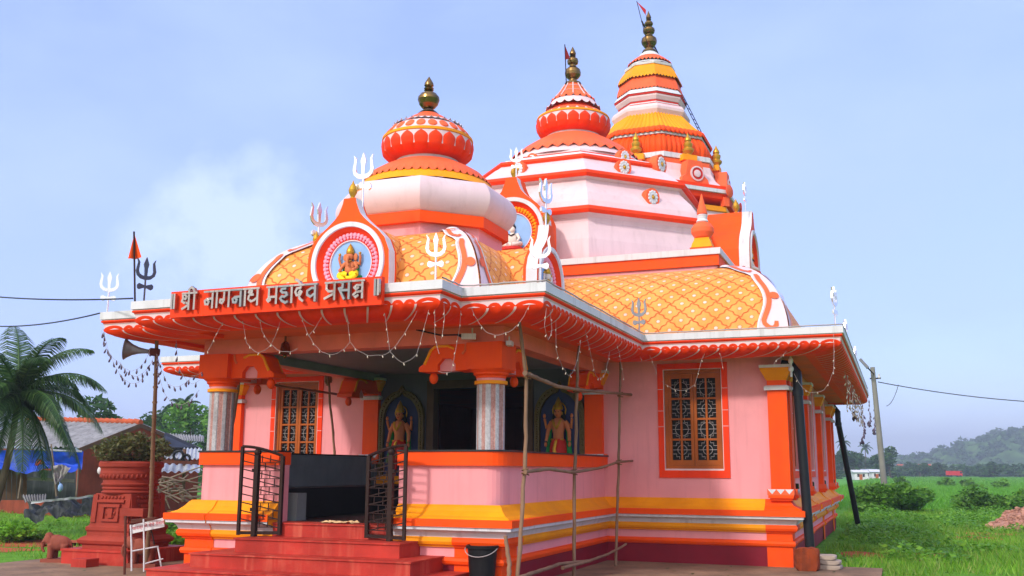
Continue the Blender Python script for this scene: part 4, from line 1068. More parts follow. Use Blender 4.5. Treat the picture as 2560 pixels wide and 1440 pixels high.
# --- entrance steps
b = MB()
for x0, x1, y0, z0, z1 in ((-2.62, 2.65, 10.72, -.2, .055), (-2.10, 2.13, 11.12, .05, .25), (-1.70, 1.74, 11.52, .24, .442), (-1.24, 1.38, 11.90, .43, .636), (JL+.004, JR-.004, 12.42, .62, .832)):
    b.box(x0, x1, y0, YP+.25 if z1 > .8 else YP-.02, z0, z1-.022, 0)
    b.box(x0-.018 if z1 < .8 else x0, x1+.018 if z1 < .8 else x1, y0-.022, YP+.25 if z1 > .8 else YP-.021, z1-.022, z1, 0)
b.build('entrance_steps', 'stepred', T)

# --- gate leaves
def gate(hx, hy, fx, fy):
    h, f = Vector((hx, hy, 0)), Vector((fx, fy, 0)); L = (f-h).length; ez = (f-h).normalized()
    def p(u, z): q = h+ez*(u*L); return (q.x, q.y, z)
    b = MB(); z0 = .69
    def top(u): return 1.79+.135*math.sin(u*math.pi/2)
    b.beam(p(0, z0-.03), p(0, top(0)), .05, .05); b.beam(p(1, z0-.03), p(1, top(1)), .042, .042)
    b.tube([p(u/10, top(u/10)) for u in range(11)], .024, 6, smooth=False); b.beam(p(.02, z0), p(.98, z0), .04, .045)
    g = b.build('gate_leaf', 'iron', T)
    b = MB(); b.beam(p(.62, z0-.05), p(.62, 1.80), .07, .07); q = p(.62, 1.84); b.sphere(q, .055, 0, 10, 7); b.build('gate_post', 'iron', g)
    b = MB()
    for k in range(10):
        zz = z0+.10+k*.118
        if zz+.1 < 1.95: b.beam(p(.03, zz-.03), p(.97, zz+.10), .012, .016)
    b.build('gate_slanted_bar', 'iron', g)
    b = MB(); rows = 9
    for k in range(rows):
        z_ = z0+.08+k*.115; b.beam(p(.06, z_), p(.55, z_), .01, .012, 0)
        for u in ((.18, .42) if k % 2 else (.30, .50)): b.beam(p(u, z_+.008), p(u, z_+.108), .01, .012)
    b.build('gate_brick_pattern', 'iron', g)
    b = MB()
    for z_ in (1.58, 1.02): q = p(.74, z_); b.beam(p(.62, z_), q, .05, .05)
    b.build('gate_latch', 'iron', g)
gate(-.82, 12.36, -1.36, 12.12); gate(.62, 12.36, 1.34, 12.10)
MB().grid(lambda u, v: (-.30+u*.55+.02*math.sin(9*v), 12.55+v*.25, .84+.05*abs(mnoise.noise((u*6, v*6, 1)))), 14, 6, 0, False).build('offering_petals', 'tray', None)
tag(bpy.data.objects['offering_petals'], 'small heap of pale marigold petals on the red porch threshold', 'offering', kind=None)

# --- tridents
def trident(W, mat='steel', parent=None):
    pole = .30; b = MB(); b.tube([(0, 0, 0), (0, 0, pole+.10)], .013, 8); t = b.build('trident', mat, parent or T, W)
    def ext(poly, d, mb): mb.prism(poly, lambda x, z, y: (x, y, z), -d, d)
    b = MB()
    ext([(.0, .66), (-.035, .56), (-.022, .50), (-.018, .40), (.018, .40), (.022, .50), (.035, .56)], .014, b)
    for s in (-1, 1):
        o_ = [(0, .34), (.07, .355), (.12, .40), (.138, .46), (.125, .53), (.115, .58), (.128, .635)]
        i_ = [(.112, .62), (.088, .58), (.092, .52), (.098, .465), (.085, .425), (.05, .40), (0, .398)]
        pl = o_+i_
        ext([(s*x, z) for x, z in (pl if s > 0 else reversed(pl))], .012 if s > 0 else .0125, b)
    b.build('trident_fork', mat, t, W)
    b = MB(); ext([(-.105, .225), (-.08, .205), (0, .235), (.08, .205), (.105, .225), (.108, .265), (.085, .29), (0, .262), (-.085, .29), (-.108, .265)], .016, b)
    b.build('trident_drum', mat, t, W)
    return t
tr = trident(TR(2.27, 11.0, 3.93, R(10)))
for x, y, z, rz, s in ((3.47, 11.6, 3.93, R(18), 1.03), (-3.62, 11.6, 3.93, R(38), 1.03), (3.46, 16.85, 3.93, R(-8), 1.08), (6.78, 16.8, 3.93, R(78), 1.05), (.12, 12.80, 5.58, 0, 1.35),
                       (-2.3, 15.35, 5.58, R(70), 1.5), (2.3, 15.15, 5.58, R(75), 1.38), (.10, 19.45, 7.95, R(15), 1.1), (4.5, 23.6, 7.85, R(85), 1.1), (6.78, 20.6, 3.93, R(82), 1.05), (6.78, 25.2, 3.93, R(82), 1.05)):
    dup(tr, TR(x, y, z, rz, s), T)
t2_ = dup(tr, TR(-2.42, 11.05, 3.93, R(60), 1.06), T)
for o in [t2_]+list(t2_.children):
    o.material_slots[0].link = 'OBJECT'; o.material_slots[0].material = M['darksteel']  # this trident in a darker steel than the rest
t2_['label'] = 'dark trident'
for o in [t_ for t_ in T.children if t_.name.startswith('trident') and abs(WM[t_].translation.y-16.85) < .01]:
    for p_ in [o]+list(o.children): p_.material_slots[0].link = 'OBJECT'; p_.material_slots[0].material = M['greysteel']  # darker copy of the steel, the shade of its turned face put into the colour
# --- drainpipes
def pipe(x, y0, yw):
    b = MB(); b.tube([(XH+.02, yw, 3.46), (XH+.17, yw-.03, 3.44), (XH+.27, yw-.05, 3.30), (XH+.27, yw-.05, 3.0), (x, y0, .02)], .08, 14)
    b.lathe([(.094, 2.9), (.094, 3.0)], (XH+.27, yw-.05), 12); o = b.build('drainpipe', 'pipe', T)
pipe(6.14, 17.62, 17.74)
pipe(6.40, 31.0, 30.0)
b = MB()
for z in (3.48, 3.34): b.sphere((5.98, 17.40, z), (.045, .045, .06), 0, 10, 6)
b.tube([(5.98, 17.40, 3.2), (5.98, 17.40, 3.55)], .02, 8); b.build('wall_insulator', 'white', T)
# --- camera, bulb holder, cable, bell under the porch eave
def cctv(W):
    b = MB(); b.box(-.10, .10, -.05, .05, -.04, .04, 0); b.tube([(.10, 0, 0), (.16, 0, .03)], .02, 6, 1); b.tube([(-.05, 0, .04), (-.05, 0, .12)], .012, 6, 0); b.build('security_camera', ['white', 'blackpaint'], T, W)
cctv(TR(2.10, 12.45, 3.44, R(200))); cctv(TR(2.62, 12.7, 3.35, R(100), .8))
MB().tube([(1.2, 12.6, 3.60), (1.6, 12.58, 3.50), (2.05, 12.45, 3.47)], .012, 6).build('camera_cable', 'cable', T)
b = MB(); b.lathe([(.09, 0), (.075, .10), (.06, .18), (.02, .22)], (0, 0), 16); b.sphere((0, 0, -.01), .03); b.tube([(0, 0, .2), (0, 0, .30)], .015, 6); b.build('hanging_bell', 'brass', T, TR(-1.0, 12.55, 3.30, 0, 1.0))
# --- ladder on the tall spire, flags
b = MB()
pts = [tuple(P(x, y, y=YC3+.2)) for x, y in ((1652, 150), (1690, 215), (1708, 250), (1733, 300), (1751, 336))]
for dx in (0, .22): b.tube([(x+dx*.3, y+dx, z) for x, y, z in pts], .016, 6)
for k in range(16):
    f = k/15*4; i = min(3, int(f)); q = Vector(pts[i]).lerp(Vector(pts[i+1]), f-i); b.tube([q, q+Vector((.066, .22, 0))], .012, 5)
b.build('spire_ladder', 'cable', T)

# ================================================================== ground and setting
def fast(name, V, F, mat, W=None, parent=None, smooth=False):
    me = bpy.data.meshes.new(name); V = np.asarray(V, np.float32).reshape(-1, 3); F = np.asarray(F, np.int32); k = F.shape[1]
    me.vertices.add(len(V)); me.vertices.foreach_set('co', V.ravel()); me.loops.add(F.size); me.loops.foreach_set('vertex_index', F.ravel())
    me.polygons.add(len(F)); me.polygons.foreach_set('loop_start', np.arange(len(F), dtype=np.int32)*k)
    me.materials.append(M[mat]); me.update(calc_edges=True)
    o = bpy.data.objects.new(name, me); col.objects.link(o); place(o, W or Matrix.Identity(4), parent); return o
rs = np.random.RandomState(5); random.seed(5)
def struct(o): o['kind'] = 'structure'; return o
b = MB(); b.add([(-4500, -600, -.03), (4500, -600, -.03), (4500, 4500, -.03), (-4500, 4500, -.03)], [(0, 1, 2, 3)]); struct(b.build('ground', 'ground'))
b = MB(); b.add([(-60, 52, -.022), (900, 38, -.022), (1400, 640, -.022), (-200, 640, -.022)], [(0, 1, 2, 3)]); struct(b.build('rice_field', 'field'))
b = MB(); b.box(-6.8, 7.25, 2, 18.2, -.3, 0); struct(b.build('pavement', 'concrete'))

def soil(px, py, rx, ry, seed):
    q = P(px, py, z=-.02); b = MB(); n_ = 26
    b.add([(q.x+rx*math.cos(6.283*k/n_)*(1+.45*mnoise.noise(Vector((math.cos(6.283*k/n_)*1.7, math.sin(6.283*k/n_)*1.7, seed)))), q.y+ry*math.sin(6.283*k/n_)*(1+.45*mnoise.noise(Vector((math.cos(6.283*k/n_)*1.7, math.sin(6.283*k/n_)*1.7, seed+5)))), -.024) for k in range(n_)], [tuple(range(n_))]); struct(b.build('bare_soil', 'soil')); SOIL.append((q.x, q.y, rx*.8, ry*.8))
SOIL = []
for a in ((125, 1357, 1.5, 1.0, 1), (5, 1374, .7, .6, 2), (190, 1362, .8, .5, 3), (2150, 1386, .55, .8, 4), (2345, 1387, .5, .45, 5), (2480, 1335, .9, .7, 6), (2440, 1345, .6, .8, 7)): soil(*a)

# hills
def hill(name, ctrl, d0, d1, hill_mat, rough, seed, nu=220, nv=30):
    xs = np.array([c[0] for c in ctrl], float); ys = np.array([c[1] for c in ctrl], float)
    V = []; rnd = np.random.RandomState(seed)
    dm = d0+(d1-d0)*.55
    for j in range(nv+1):
        v = j/nv; d = d0+(d1-d0)*v
        for i in range(nu+1):
            px = xs[0]+(xs[-1]-xs[0])*i/nu; top = np.interp(px, xs, ys)
            q = P(px, 1175, dist=d); H = (1175-top)/FPX*dm*.80
            s = math.sin(min(1, v/.55)*math.pi/2)**1.2 if v < .55 else math.cos((v-.55)/.45*math.pi/2)
            n_ = mnoise.fractal(Vector((q.x/28, q.y/28, seed)), 1.0, 2.0, 3)*rough*2.2+1.4*mnoise.fractal(Vector((q.x/9, q.y/9, seed+4)), 1.0, 2.0, 2)*rough
            V.append((q.x, q.y, max(-1, 1.6*min(1, s*3)+H*s+n_*min(1, s*2))))
    F = [(j*(nu+1)+i, j*(nu+1)+i+1, (j+1)*(nu+1)+i+1, (j+1)*(nu+1)+i) for j in range(nv) for i in range(nu)]
    o = fast(name, V, F, hill_mat); o.data.polygons.foreach_set('use_smooth', [True]*len(F)); return struct(o)
hill('wooded_hill', [(2180, 1172), (2250, 1158), (2330, 1140), (2385, 1124), (2420, 1104), (2470, 1088), (2520, 1078), (2580, 1074), (2680, 1080), (2850, 1110), (3000, 1150), (3100, 1172)], 620, 1000, 'hill', 3.4, 3, 420, 60)
hill('far_hills', [(1700, 1160), (1900, 1158), (2100, 1150), (2180, 1146), (2250, 1136), (2320, 1128), (2400, 1124), (2600, 1130), (3200, 1150)], 1200, 2000, 'hill', 3.0, 9, 200, 24)
hill('left_hills', [(-900, 1160), (-300, 1140), (0, 1130), (200, 1128), (420, 1135), (700, 1150), (1100, 1165)], 900, 1500, 'hill', 3.0, 19, 160, 20)

# leaf clouds
def leaf_cloud(clumps, n, size, flat=.5):
    V = []; F = []
    tot = sum(r[0]*r[1]*r[2] if isinstance(r, tuple) else r**3 for _, r in clumps)**1.0
    for c, r in clumps:
        rr = np.array(r if isinstance(r, tuple) else (r, r, r)); k = max(6, int(n*(rr.prod()/tot)))
        d = rs.normal(size=(k, 3)); d /= np.linalg.norm(d, axis=1)[:, None]
        p = np.array(c)+d*rr*(rs.uniform(.35, 1, (k, 1))**.5)
        a = rs.normal(size=(k, 3)); a[:, 2] *= flat; a /= np.linalg.norm(a, axis=1)[:, None]
        e = np.cross(a, rs.normal(size=(k, 3))); e /= np.linalg.norm(e, axis=1)[:, None]+1e-9
        s = size*rs.uniform(.6, 1.35, (k, 1)); o = len(V)*0
        q = np.stack([p-a*s, p+e*s*.45, p+a*s, p-e*s*.45], 1).reshape(-1, 3); V.append(q)
    V = np.concatenate(V); return V, np.arange(len(V)).reshape(-1, 4)
def tree(name, label, base, h, cr, leaves, size, mat, group=None, trunk=.12, clear=.3, seed=0, nclump=16, cat='tree'):
    r_ = random.Random(seed); t = thing(name, label, cat, base, group)
    b = MB(); top = Vector(base)+Vector((r_.uniform(-.1, .1)*h, r_.uniform(-.1, .1)*h, h*.72))
    b.tube([base, Vector(base).lerp(top, .5)+Vector((r_.uniform(-.04, .04)*h, 0, 0)), top], [trunk, trunk*.7, trunk*.25], 8)
    cl = []
    for k in range(nclump):
        a = r_.uniform(0, 6.28); q = r_.uniform(.1, 1)**.6; zz = r_.uniform(clear, 1.0); w = math.sin(min(1, (zz-clear)/(1-clear)*.8+.2)*math.pi)**.6
        c = Vector(base)+Vector((math.cos(a)*q*cr*w, math.sin(a)*q*cr*w, zz*h*.92))
        cl.append((tuple(c), cr*r_.uniform(.22, .42)))
        if k % 2 == 0: s = Vector(base).lerp(top, r_.uniform(clear*.8, .8)); b.tube([s, s.lerp(c, .5)+Vector((0, 0, -.05*h)), c], [trunk*.45, trunk*.25, trunk*.08], 5)
    b.build('trunk', 'bark', t)
    V, F = leaf_cloud(cl, leaves, size); fast('crown', V, F, mat, None, t); return t
def bush(name, label, base, r, h, leaves, size, mat, group=None, seed=0, cat='shrub', stems=7):
    rr = random.Random(seed); t = thing(name, label, cat, base, group); b = MB(); cl = []
    for k in range(stems):
        a = rr.uniform(0, 6.28); q = rr.uniform(.2, 1)*r; c = Vector(base)+Vector((math.cos(a)*q, math.sin(a)*q, h*rr.uniform(.45, .85)*(1-.35*q/r)))
        b.tube([base, Vector(base).lerp(c, .55)+Vector((0, 0, h*.08)), c], [.03*r, .02*r, .008*r], 5); cl.append((tuple(c), (r*.42, r*.42, h*.28)))
    cl.append(((base[0], base[1], base[2]+h*.35), (r*.7, r*.7, h*.33)))
    b.build('stem', 'bark', t); V, F = leaf_cloud(cl, leaves, size); fast('foliage', V, F, mat, None, t); return t

# ------------------------------------------------------------------ coconut palm
def palm(name, label, base, h, L, nf, seed, lean=(.3, 0), leaf=.030, per=46, group=None, tr=.14):
    r_ = random.Random(seed); t = thing(name, label, 'palm tree', base, group); B = Vector(base); top = B+Vector((lean[0], lean[1], h))
    b = MB(); pts = [B.lerp(top, k/8)+Vector((lean[0]*.3*math.sin(k/8*3.1), 0, 0)) for k in range(9)]
    b.tube(pts, [tr*(1.25-.5*k/8)*(1.0+.06*(k % 2)) for k in range(9)], 10); b.build('trunk', 'bark', t)
    for k in range(nf):
        az = k*2.399+r_.uniform(-.25, .25); el = 1.3-2.05*(k/nf)+r_.uniform(-.12, .12); Lf = L*r_.uniform(.85, 1.1)
        d = Vector((math.cos(az)*math.cos(el), math.sin(az)*math.cos(el), math.sin(el))); p = top.copy(); pts = [p.copy()]; N = 14
        for i in range(N):
            d = (d+Vector((0, 0, -.07-.008*i))).normalized(); p = p+d*(Lf/N); pts.append(p.copy())
        mb = MB(); mb.tube(pts, [.035*(1-.85*i/N) for i in range(N+1)], 5)
        V = []
        for j in range(per):
            f = .08+.92*j/per; i = min(N-1, int(f*N)); q = pts[i].lerp(pts[i+1], f*N-i); tg = (pts[i+1]-pts[i]).normalized()
            sd_ = tg.cross(Vector((0, 0, 1))); sd_ = sd_.normalized() if sd_.length > .05 else Vector((1, 0, 0)); nm = sd_.cross(tg)
            ll = Lf*.25*math.sin(math.pi*(.12+.86*f))**.6
            for s in (-1, 1):
                dd = (sd_*s*.75+tg*.55-Vector((0, 0, .12+r_.uniform(0, .22)))).normalized(); m_ = q+dd*ll*.5; e = q+(dd*.9-Vector((0, 0, .32+r_.uniform(0, .15)))).normalized()*ll
                w = tg*leaf*(1.2-.5*f)
                V += [q-w, q+w, m_+w, e, m_-w]
        fs = [(5*i, 5*i+1, 5*i+2, 5*i+3, 5*i+4) for i in range(len(V)//5)]
        mb.add(V, fs, 0); mb.build('frond', 'palm', t)
    return t
pb = P(-30, 1245, dist=27); palm('coconut_palm', 'large dark coconut palm at the left edge in front of the sheds', (pb.x, pb.y, -.03), P(20, 985, dist=27).z, 2.25, 30, 4, (.55, .1), .0135, 84, None, .08)

# ------------------------------------------------------------------ left sheds
def Q(px, py, d): return P(px, py, dist=d)
def slab4(mb, a, c, d, e, th, mat=0):
    up = (Vector(c)-Vector(a)).cross(Vector(e)-Vector(a)).normalized()*th
    vs = [Vector(p) for p in (a, c, d, e)]; vs += [v-up for v in vs]
    return mb.add(vs, [(0, 1, 2, 3), (7, 6, 5, 4), (0, 4, 5, 1), (1, 5, 6, 2), (2, 6, 7, 3), (3, 7, 4, 0)], mat)
def corrug(mb, a, c, d, e, k, amp, mat=0, nv=6):
    a, c, d, e = map(Vector, (a, c, d, e)); up = (c-a).cross(e-a).normalized()
    mb.grid(lambda u, v: tuple(a.lerp(c, u).lerp(e.lerp(d, u), v)+up*(amp*math.sin(u*k*2*math.pi)+.012*mnoise.noise(Vector((u*9, v*6, k))))), k*6, nv, mat, True)
def drop(p, z=-.03): return Vector((p.x, p.y, z))
A, E1, E2, A2, E3 = Q(352, 1058, 38), Q(200, 1119, 36.5), Q(500, 1120, 40), Q(70, 1050, 47), Q(-90, 1112, 45)
hs = thing('village_house', 'old laterite house with grey corrugated roof behind the red carved pillar', 'house', drop(E1))
b = MB(); corrug(b, E1, E3, A2, A, 26, .035); b.build('roof', 'asbestos', hs)
E4 = Q(330, 1110, 49); b = MB(); corrug(b, E2, E4, A2, A, 26, .035); b.build('roof', 'asbestos', hs)
b = MB(); b.add([drop(E1), drop(E2), E2, A-Vector((0, 0, .05)), E1], [(0, 1, 2, 3, 4)]); b.build('gable_wall', 'brick', hs)
b = MB(); b.add([drop(E1), drop(E3), E3-Vector((0, 0, .1)), E1-Vector((0, 0, .1))], [(0, 1, 2, 3)]); b.build('wall', 'brick', hs)
b = MB()
for k in range(22):
    p0, p1 = A.lerp(A2, k/22), A.lerp(A2, (k+.97)/22); b.tube([p0+Vector((0, 0, .03)), p1+Vector((0, 0, .05))], [.10, .12], 7)
b.build('ridge_tiles', 'clay', hs)
b = MB()
for p, q in ((E1, A), (E2, A)): b.beam(p-Vector((0, 0, .08)), q-Vector((0, 0, .08)), .05, .14)
b.build('verge_board', 'plank', hs)
def cloth_grid(a, c, d, e, amp, nu=26, nv=10, seed=0, freq=5):
    a, c, d, e = map(Vector, (a, c, d, e)); nrm = (c-a).cross(e-a).normalized()
    return lambda u, v: tuple(a.lerp(c, u).lerp(e.lerp(d, u), v)+nrm*amp*(mnoise.noise(Vector((u*freq*1.7, v*2.2, seed)))+.6*mnoise.noise(Vector((u*freq*4, v*4, seed+7))))+Vector((0, 0, 1))*amp*.6*mnoise.noise(Vector((u*freq, 3.3, seed))))
b = MB(); b.grid(cloth_grid(Q(-60, 1122, 34.5), Q(208, 1130, 34), Q(205, 1175, 34), Q(-60, 1168, 34.5), .07, seed=2), 40, 8, 0)
tag(b.build('tarp_screen', 'tarp'), 'long flat blue tarpaulin screen hung under the house eave', 'tarpaulin')
b = MB(); b.tube([Q(85, 1124, 33.9), Q(205, 1129, 33.9)], .035, 6); tag(b.build('eave_gutter', 'zinc'), 'pale metal strip along the top of the blue tarpaulin screen', 'gutter')
# lean-to with bright blue tarp
lt = thing('lean_to_shed', 'dark lean-to shed of planks with poles under a bright blue tarp', 'shed', drop(Q(100, 1245, 31)))
b = MB(); slab4(b, Q(-50, 1170, 31.6), Q(190, 1178, 31.2), Q(190, 1250, 31.2), Q(-50, 1250, 31.6), .05); b.build('back_wall', 'darktarp', lt)
b = MB()
for k in range(9):
    x0 = -48+k*13; slab4(b, Q(x0, 1172, 30.6), Q(x0+11, 1172, 30.6), Q(x0+11, 1249, 30.6), Q(x0, 1249, 30.6), .03)
b.build('plank_wall', 'plank', lt)
b = MB(); slab4(b, Q(52, 1192, 30.7), Q(186, 1198, 30.5), Q(186, 1206, 30.5), Q(52, 1200, 30.7), .03); b.build('rail', 'cloth', lt)
b = MB(); b.grid(cloth_grid(Q(-60, 1152, 30.9), Q(196, 1160, 30.4), Q(190, 1178, 29.8), Q(-60, 1176, 30.2), .10, seed=5, freq=3), 40, 8, 0); b.build('roof_tarp', 'tarp', lt)
for (x0, y0, x1, y1, d) in ((56, 1162, 46, 1246, 30.2), (128, 1110, 142, 1248, 29.9), (196, 1170, 188, 1264, 29.6)):
    MB().tube([Q(x0, y0, d), Q((x0+x1)/2+1, (y0+y1)/2, d), Q(x1, y1, d)], [.02, .024, .03], 7).build('pole', 'firewood', lt)
b = MB(); b.grid(cloth_grid(Q(126, 1164, 29.6), Q(178, 1166, 29.6), Q(150, 1204, 29.5), Q(138, 1212, 29.5), .12, seed=8, freq=3), 16, 12, 0)
tag(b.build('hanging_cloth', 'cloth'), 'grey rag hung over the pole of the plank lean-to', 'cloth')
b = MB(); b.sphere(tuple(Q(151, 1219, 29.4)), (.07, .06, .11), 0, 10, 7); b.tube([Q(151, 1213, 29.4), Q(149, 1205, 29.4)], .012, 5); tag(b.build('plastic_bag', 'skyblue'), 'small light blue bag hanging below the grey rag', 'bag')
b = MB(); q = Q(100, 1160, 30.3); b.sphere(tuple(q), (.13, .12, .10), 0, 12, 8); b.lathe([(.06, .08), (.08, .13)], (q.x, q.y), 12, z0=q.z); tag(b.build('red_pot', 'pillarred'), 'round red pot resting on the bright blue tarp', 'pot')
b = MB(); b.grid(cloth_grid(Q(70, 1256, 28.5), Q(262, 1238, 27.5), Q(262, 1290, 27.2), Q(60, 1292, 28), .22, seed=11, freq=5), 44, 14, 0)
tag(b.build('tarp_fence', 'darktarp'), 'sagging fence of wrinkled dark plastic sheet left of the red pillar', 'fence')
b = MB(); b.grid(cloth_grid(Q(78, 1254, 28.3), Q(264, 1234, 27.2), Q(264, 1239, 27.2), Q(78, 1260, 28.3), .05, seed=31, freq=7), 30, 2, 0)
tag(b.build('sheet_hem', 'zinc'), 'pale rolled plastic edge along the top of the dark fence', 'plastic sheet')
b = MB(); corrug(b, Q(54, 1238, 29), Q(116, 1236, 28.8), Q(114, 1254, 28.6), Q(62, 1256, 28.7), 9, .03); tag(b.build('roof_sheet', 'asbestos'), 'offcut of grey corrugated sheet leaning in front of the lean-to', 'roof sheet')
# right hand shed
s2 = thing('wood_shed', 'open shed with tin and asbestos roofing behind the left porch column', 'shed', drop(Q(450, 1255, 34)))
b = MB(); corrug(b, Q(510, 1104, 36), Q(428, 1100, 36), Q(418, 1084, 38), Q(510, 1090, 38), 14, .03); b.build('roof', 'asbestos', s2)
b = MB(); slab4(b, Q(414, 1084, 35.6), Q(498, 1122, 34.6), Q(420, 1122, 33.5), Q(392, 1118, 34.5), .05); b.build('side_roof', 'blackpaint', s2)
b = MB(); corrug(b, Q(408, 1146, 33.6), Q(505, 1148, 33.3), Q(505, 1121, 33.9), Q(420, 1120, 34.2), 9, .03); b.build('tin_wall', 'zinc', s2)
b = MB(); corrug(b, Q(386, 1180, 32.4), Q(500, 1180, 32.2), Q(500, 1160, 33.0), Q(392, 1160, 33.1), 6, .04); b.build('lower_roof', 'zinc', s2)
for x in (394, 462): MB().tube([Q(x, 1122, 33), Q(x-4, 1255, 33)], .055, 7).build('post', 'plank', s2)
b = MB(); b.beam(Q(372, 1152, 32.3), Q(505, 1158, 32.0), .08, .09); b.build('beam', 'rust', s2)
for i, (x, y, lab) in enumerate(((446, 1139, 'worn black tyre leaning on the tin wall of the wood shed'), (466, 1146, 'half hidden tyre lying beside the shed post'))):
    b = MB(); c = Q(x, y, 32.9); rr = .15 if i == 0 else .11
    e1 = RT; e2 = Vector((0, 0, 1)); b.tube([c+e1*rr*math.cos(k*.4488)+e2*rr*math.sin(k*.4488) for k in range(15)], .042, 8); tag(b.build('tyre', 'bucket'), lab, 'tyre')
fw_ = thing('firewood_pile', 'untidy pile of grey sticks and branches beneath the wood shed', 'firewood', drop(Q(440, 1255, 31)))
for k in range(46):
    p = Q(random.uniform(384, 486), random.uniform(1186, 1250), random.uniform(30.2, 31.8)); d = RT*random.uniform(-1, 1)*.9+Vector((0, 0, random.uniform(-.3, .35)))
    q = p+d; q.z = max(.03, q.z); p.z = max(.03, p.z)
    MB().tube([p, p.lerp(q, .5)+Vector((0, 0, random.uniform(-.06, .06))), q], [.028, .024, .016], 6).build('stick', 'firewood', fw_)
b = MB(); q = Q(432, 1256, 30); b.lathe([(.10, 0), (.22, .10), (.25, .22), (.18, .34), (.12, .38), (.15, .42)], (q.x, q.y), 18, z0=.0); tag(b.build('clay_pot', 'gold'), 'yellowish rounded pot in the weeds before the firewood', 'pot')

# trees on the left
for i, (px, d, h, cr, lab, cat, m) in enumerate(((225, 62, 5.3, 2.4, 'small dark tree rising over the house roof beside the palm', 'tree', 'forest'), (275, 70, 4.9, 2.2, 'low bushy tree over the right end of the house ridge', 'tree', 'forest'),
      (415, 84, 6.2, 3.0, 'broad green tree right behind the bamboo pole', 'tree', 'forest'), (462, 78, 6.6, 2.9, 'rounded bright green tree behind the wood shed roof', 'tree', 'shrub'), (505, 90, 6.6, 3.2, 'tall dark green tree partly hidden by the left column', 'tree', 'forest'))):
    q = Q(px, 1200, d); tree('village_tree', lab, (q.x, q.y, -.03), h, cr, 2600, .22, m, 'trees behind the village sheds', .14, .15, 30+i, 18)
q = Q(440, 1200, 95); palm('coconut_palm', 'slender far palm showing above the trees by the left column', (q.x, q.y, -.03), 7.2, 1.9, 14, 9, (.3, 0), .05, 24)
q = Q(398, 1200, 88); palm('coconut_palm', 'small far palm left of the rounded trees behind the shed', (q.x, q.y, -.03), 5.6, 1.7, 12, 13, (-.2, 0), .05, 24)

# ------------------------------------------------------------------ tulsi pillar
tp = thing('carved_pillar', 'red oxide carved stone pillar with flared top on a square platform', 'pillar', (-5.1, 14.0, 0))
b = MB(); b.box(-5.82, -4.38, 13.28, 14.72, 0, .235); b.box(-5.84, -4.36, 13.26, 14.74, .21, .245); b.build('platform', 'stepred', tp)
c = (-5.1, 14.0)
q2 = math.sqrt(2)
def sq(prof): return [(r*q2, z) for r, z in prof]
b = MB(); b.lathe(sq([(.50, .245), (.50, .30), (.55, .33), (.57, .38), (.52, .43), (.46, .46), (.46, .52), (.48, .55), (.48, .60), (.44, .63), (.435, .66)]), c, 4, rot=45, smooth=False); b.build('base_moulding', 'pillarred', tp)
b = MB(); b.lathe(sq([(.43, .66), (.392, 1.17)]), c, 4, rot=45, smooth=False)
for rz in range(4):
    Wm = Matrix.Translation((c[0], c[1], 0)) @ Matrix.Rotation(R(90*rz), 4, 'Z')
    def fp(x, z, y): return tuple(Wm @ Vector((x*.86, -.428+(z-.66)*.075+y, z)))
    for (x0, x1, z0, z1, d) in ((-.48, -.36, .68, 1.15, .03), (.36, .48, .68, 1.15, .03), (-.34, .34, 1.02, 1.06, .05), (-.22, .22, .70, .74, .04), (-.22, -.16, .74, .94, .04), (.16, .22, .74, .94, .04), (-.24, .24, .94, .99, .05), (-.06, .06, .76, .92, .04)):
        b.prism([(x0, z0), (x1, z0), (x1, z1), (x0, z1)], fp, -d, .02)
    for k in range(7): b.sphere(fp(-.27+.09*k, 1.105, -.005), (.03, .03, .03), 0, 8, 5)
    for k in range(5): b.sphere(fp(-.10+.05*k, .83+.05*math.sin(k*1.6), -.01), (.026, .026, .034), 0, 7, 5)
b.build('shaft', 'pillarred', tp)
MB().box(-4.80, -4.30, 13.46, 13.66, .80, .93).build('projecting_block', 'pillarred', tp)
b = MB(); b.lathe([(r*.80, z) for r, z in [(.56, 1.165), (.60, 1.19), (.56, 1.215), (.545, 1.23), (.58, 1.25), (.58, 1.265), (.56, 1.285), (.60, 1.31), (.61, 1.33), (.575, 1.35), (.57, 1.40), (.61, 1.43), (.64, 1.52), (.63, 1.56), (.64, 1.60), (.68, 1.63), (.685, 1.69), (.665, 1.71), (.66, 1.72)]], c, 40)
for k in range(40):
    a = 2*math.pi*k/40; b.sphere((c[0]+.492*math.sin(a), c[1]-.492*math.cos(a), 1.47), (.028, .028, .045), 0, 6, 4)
b.build('flared_top', 'pillarred', tp)
bush('tulsi_shrub', 'olive leafed bush growing on top of the carved red pillar', (-5.1, 14.0, 1.66), .58, .60, 2600, .045, 'olive', seed=3, stems=12)
MB().sphere((-5.62, 13.80, 1.56), (.05, .05, .07), 0, 10, 6).build('white_lamp', 'white'); tag(bpy.data.objects['white_lamp'], 'small white knob fixed on the left of the flared pillar top', 'lamp')
b = MB(); b.box(-5.18, -4.86, 12.86, 13.14, 0, .13); tag(b.build('stone_block', 'stepred'), 'low red block lying before the pillar platform', 'block')
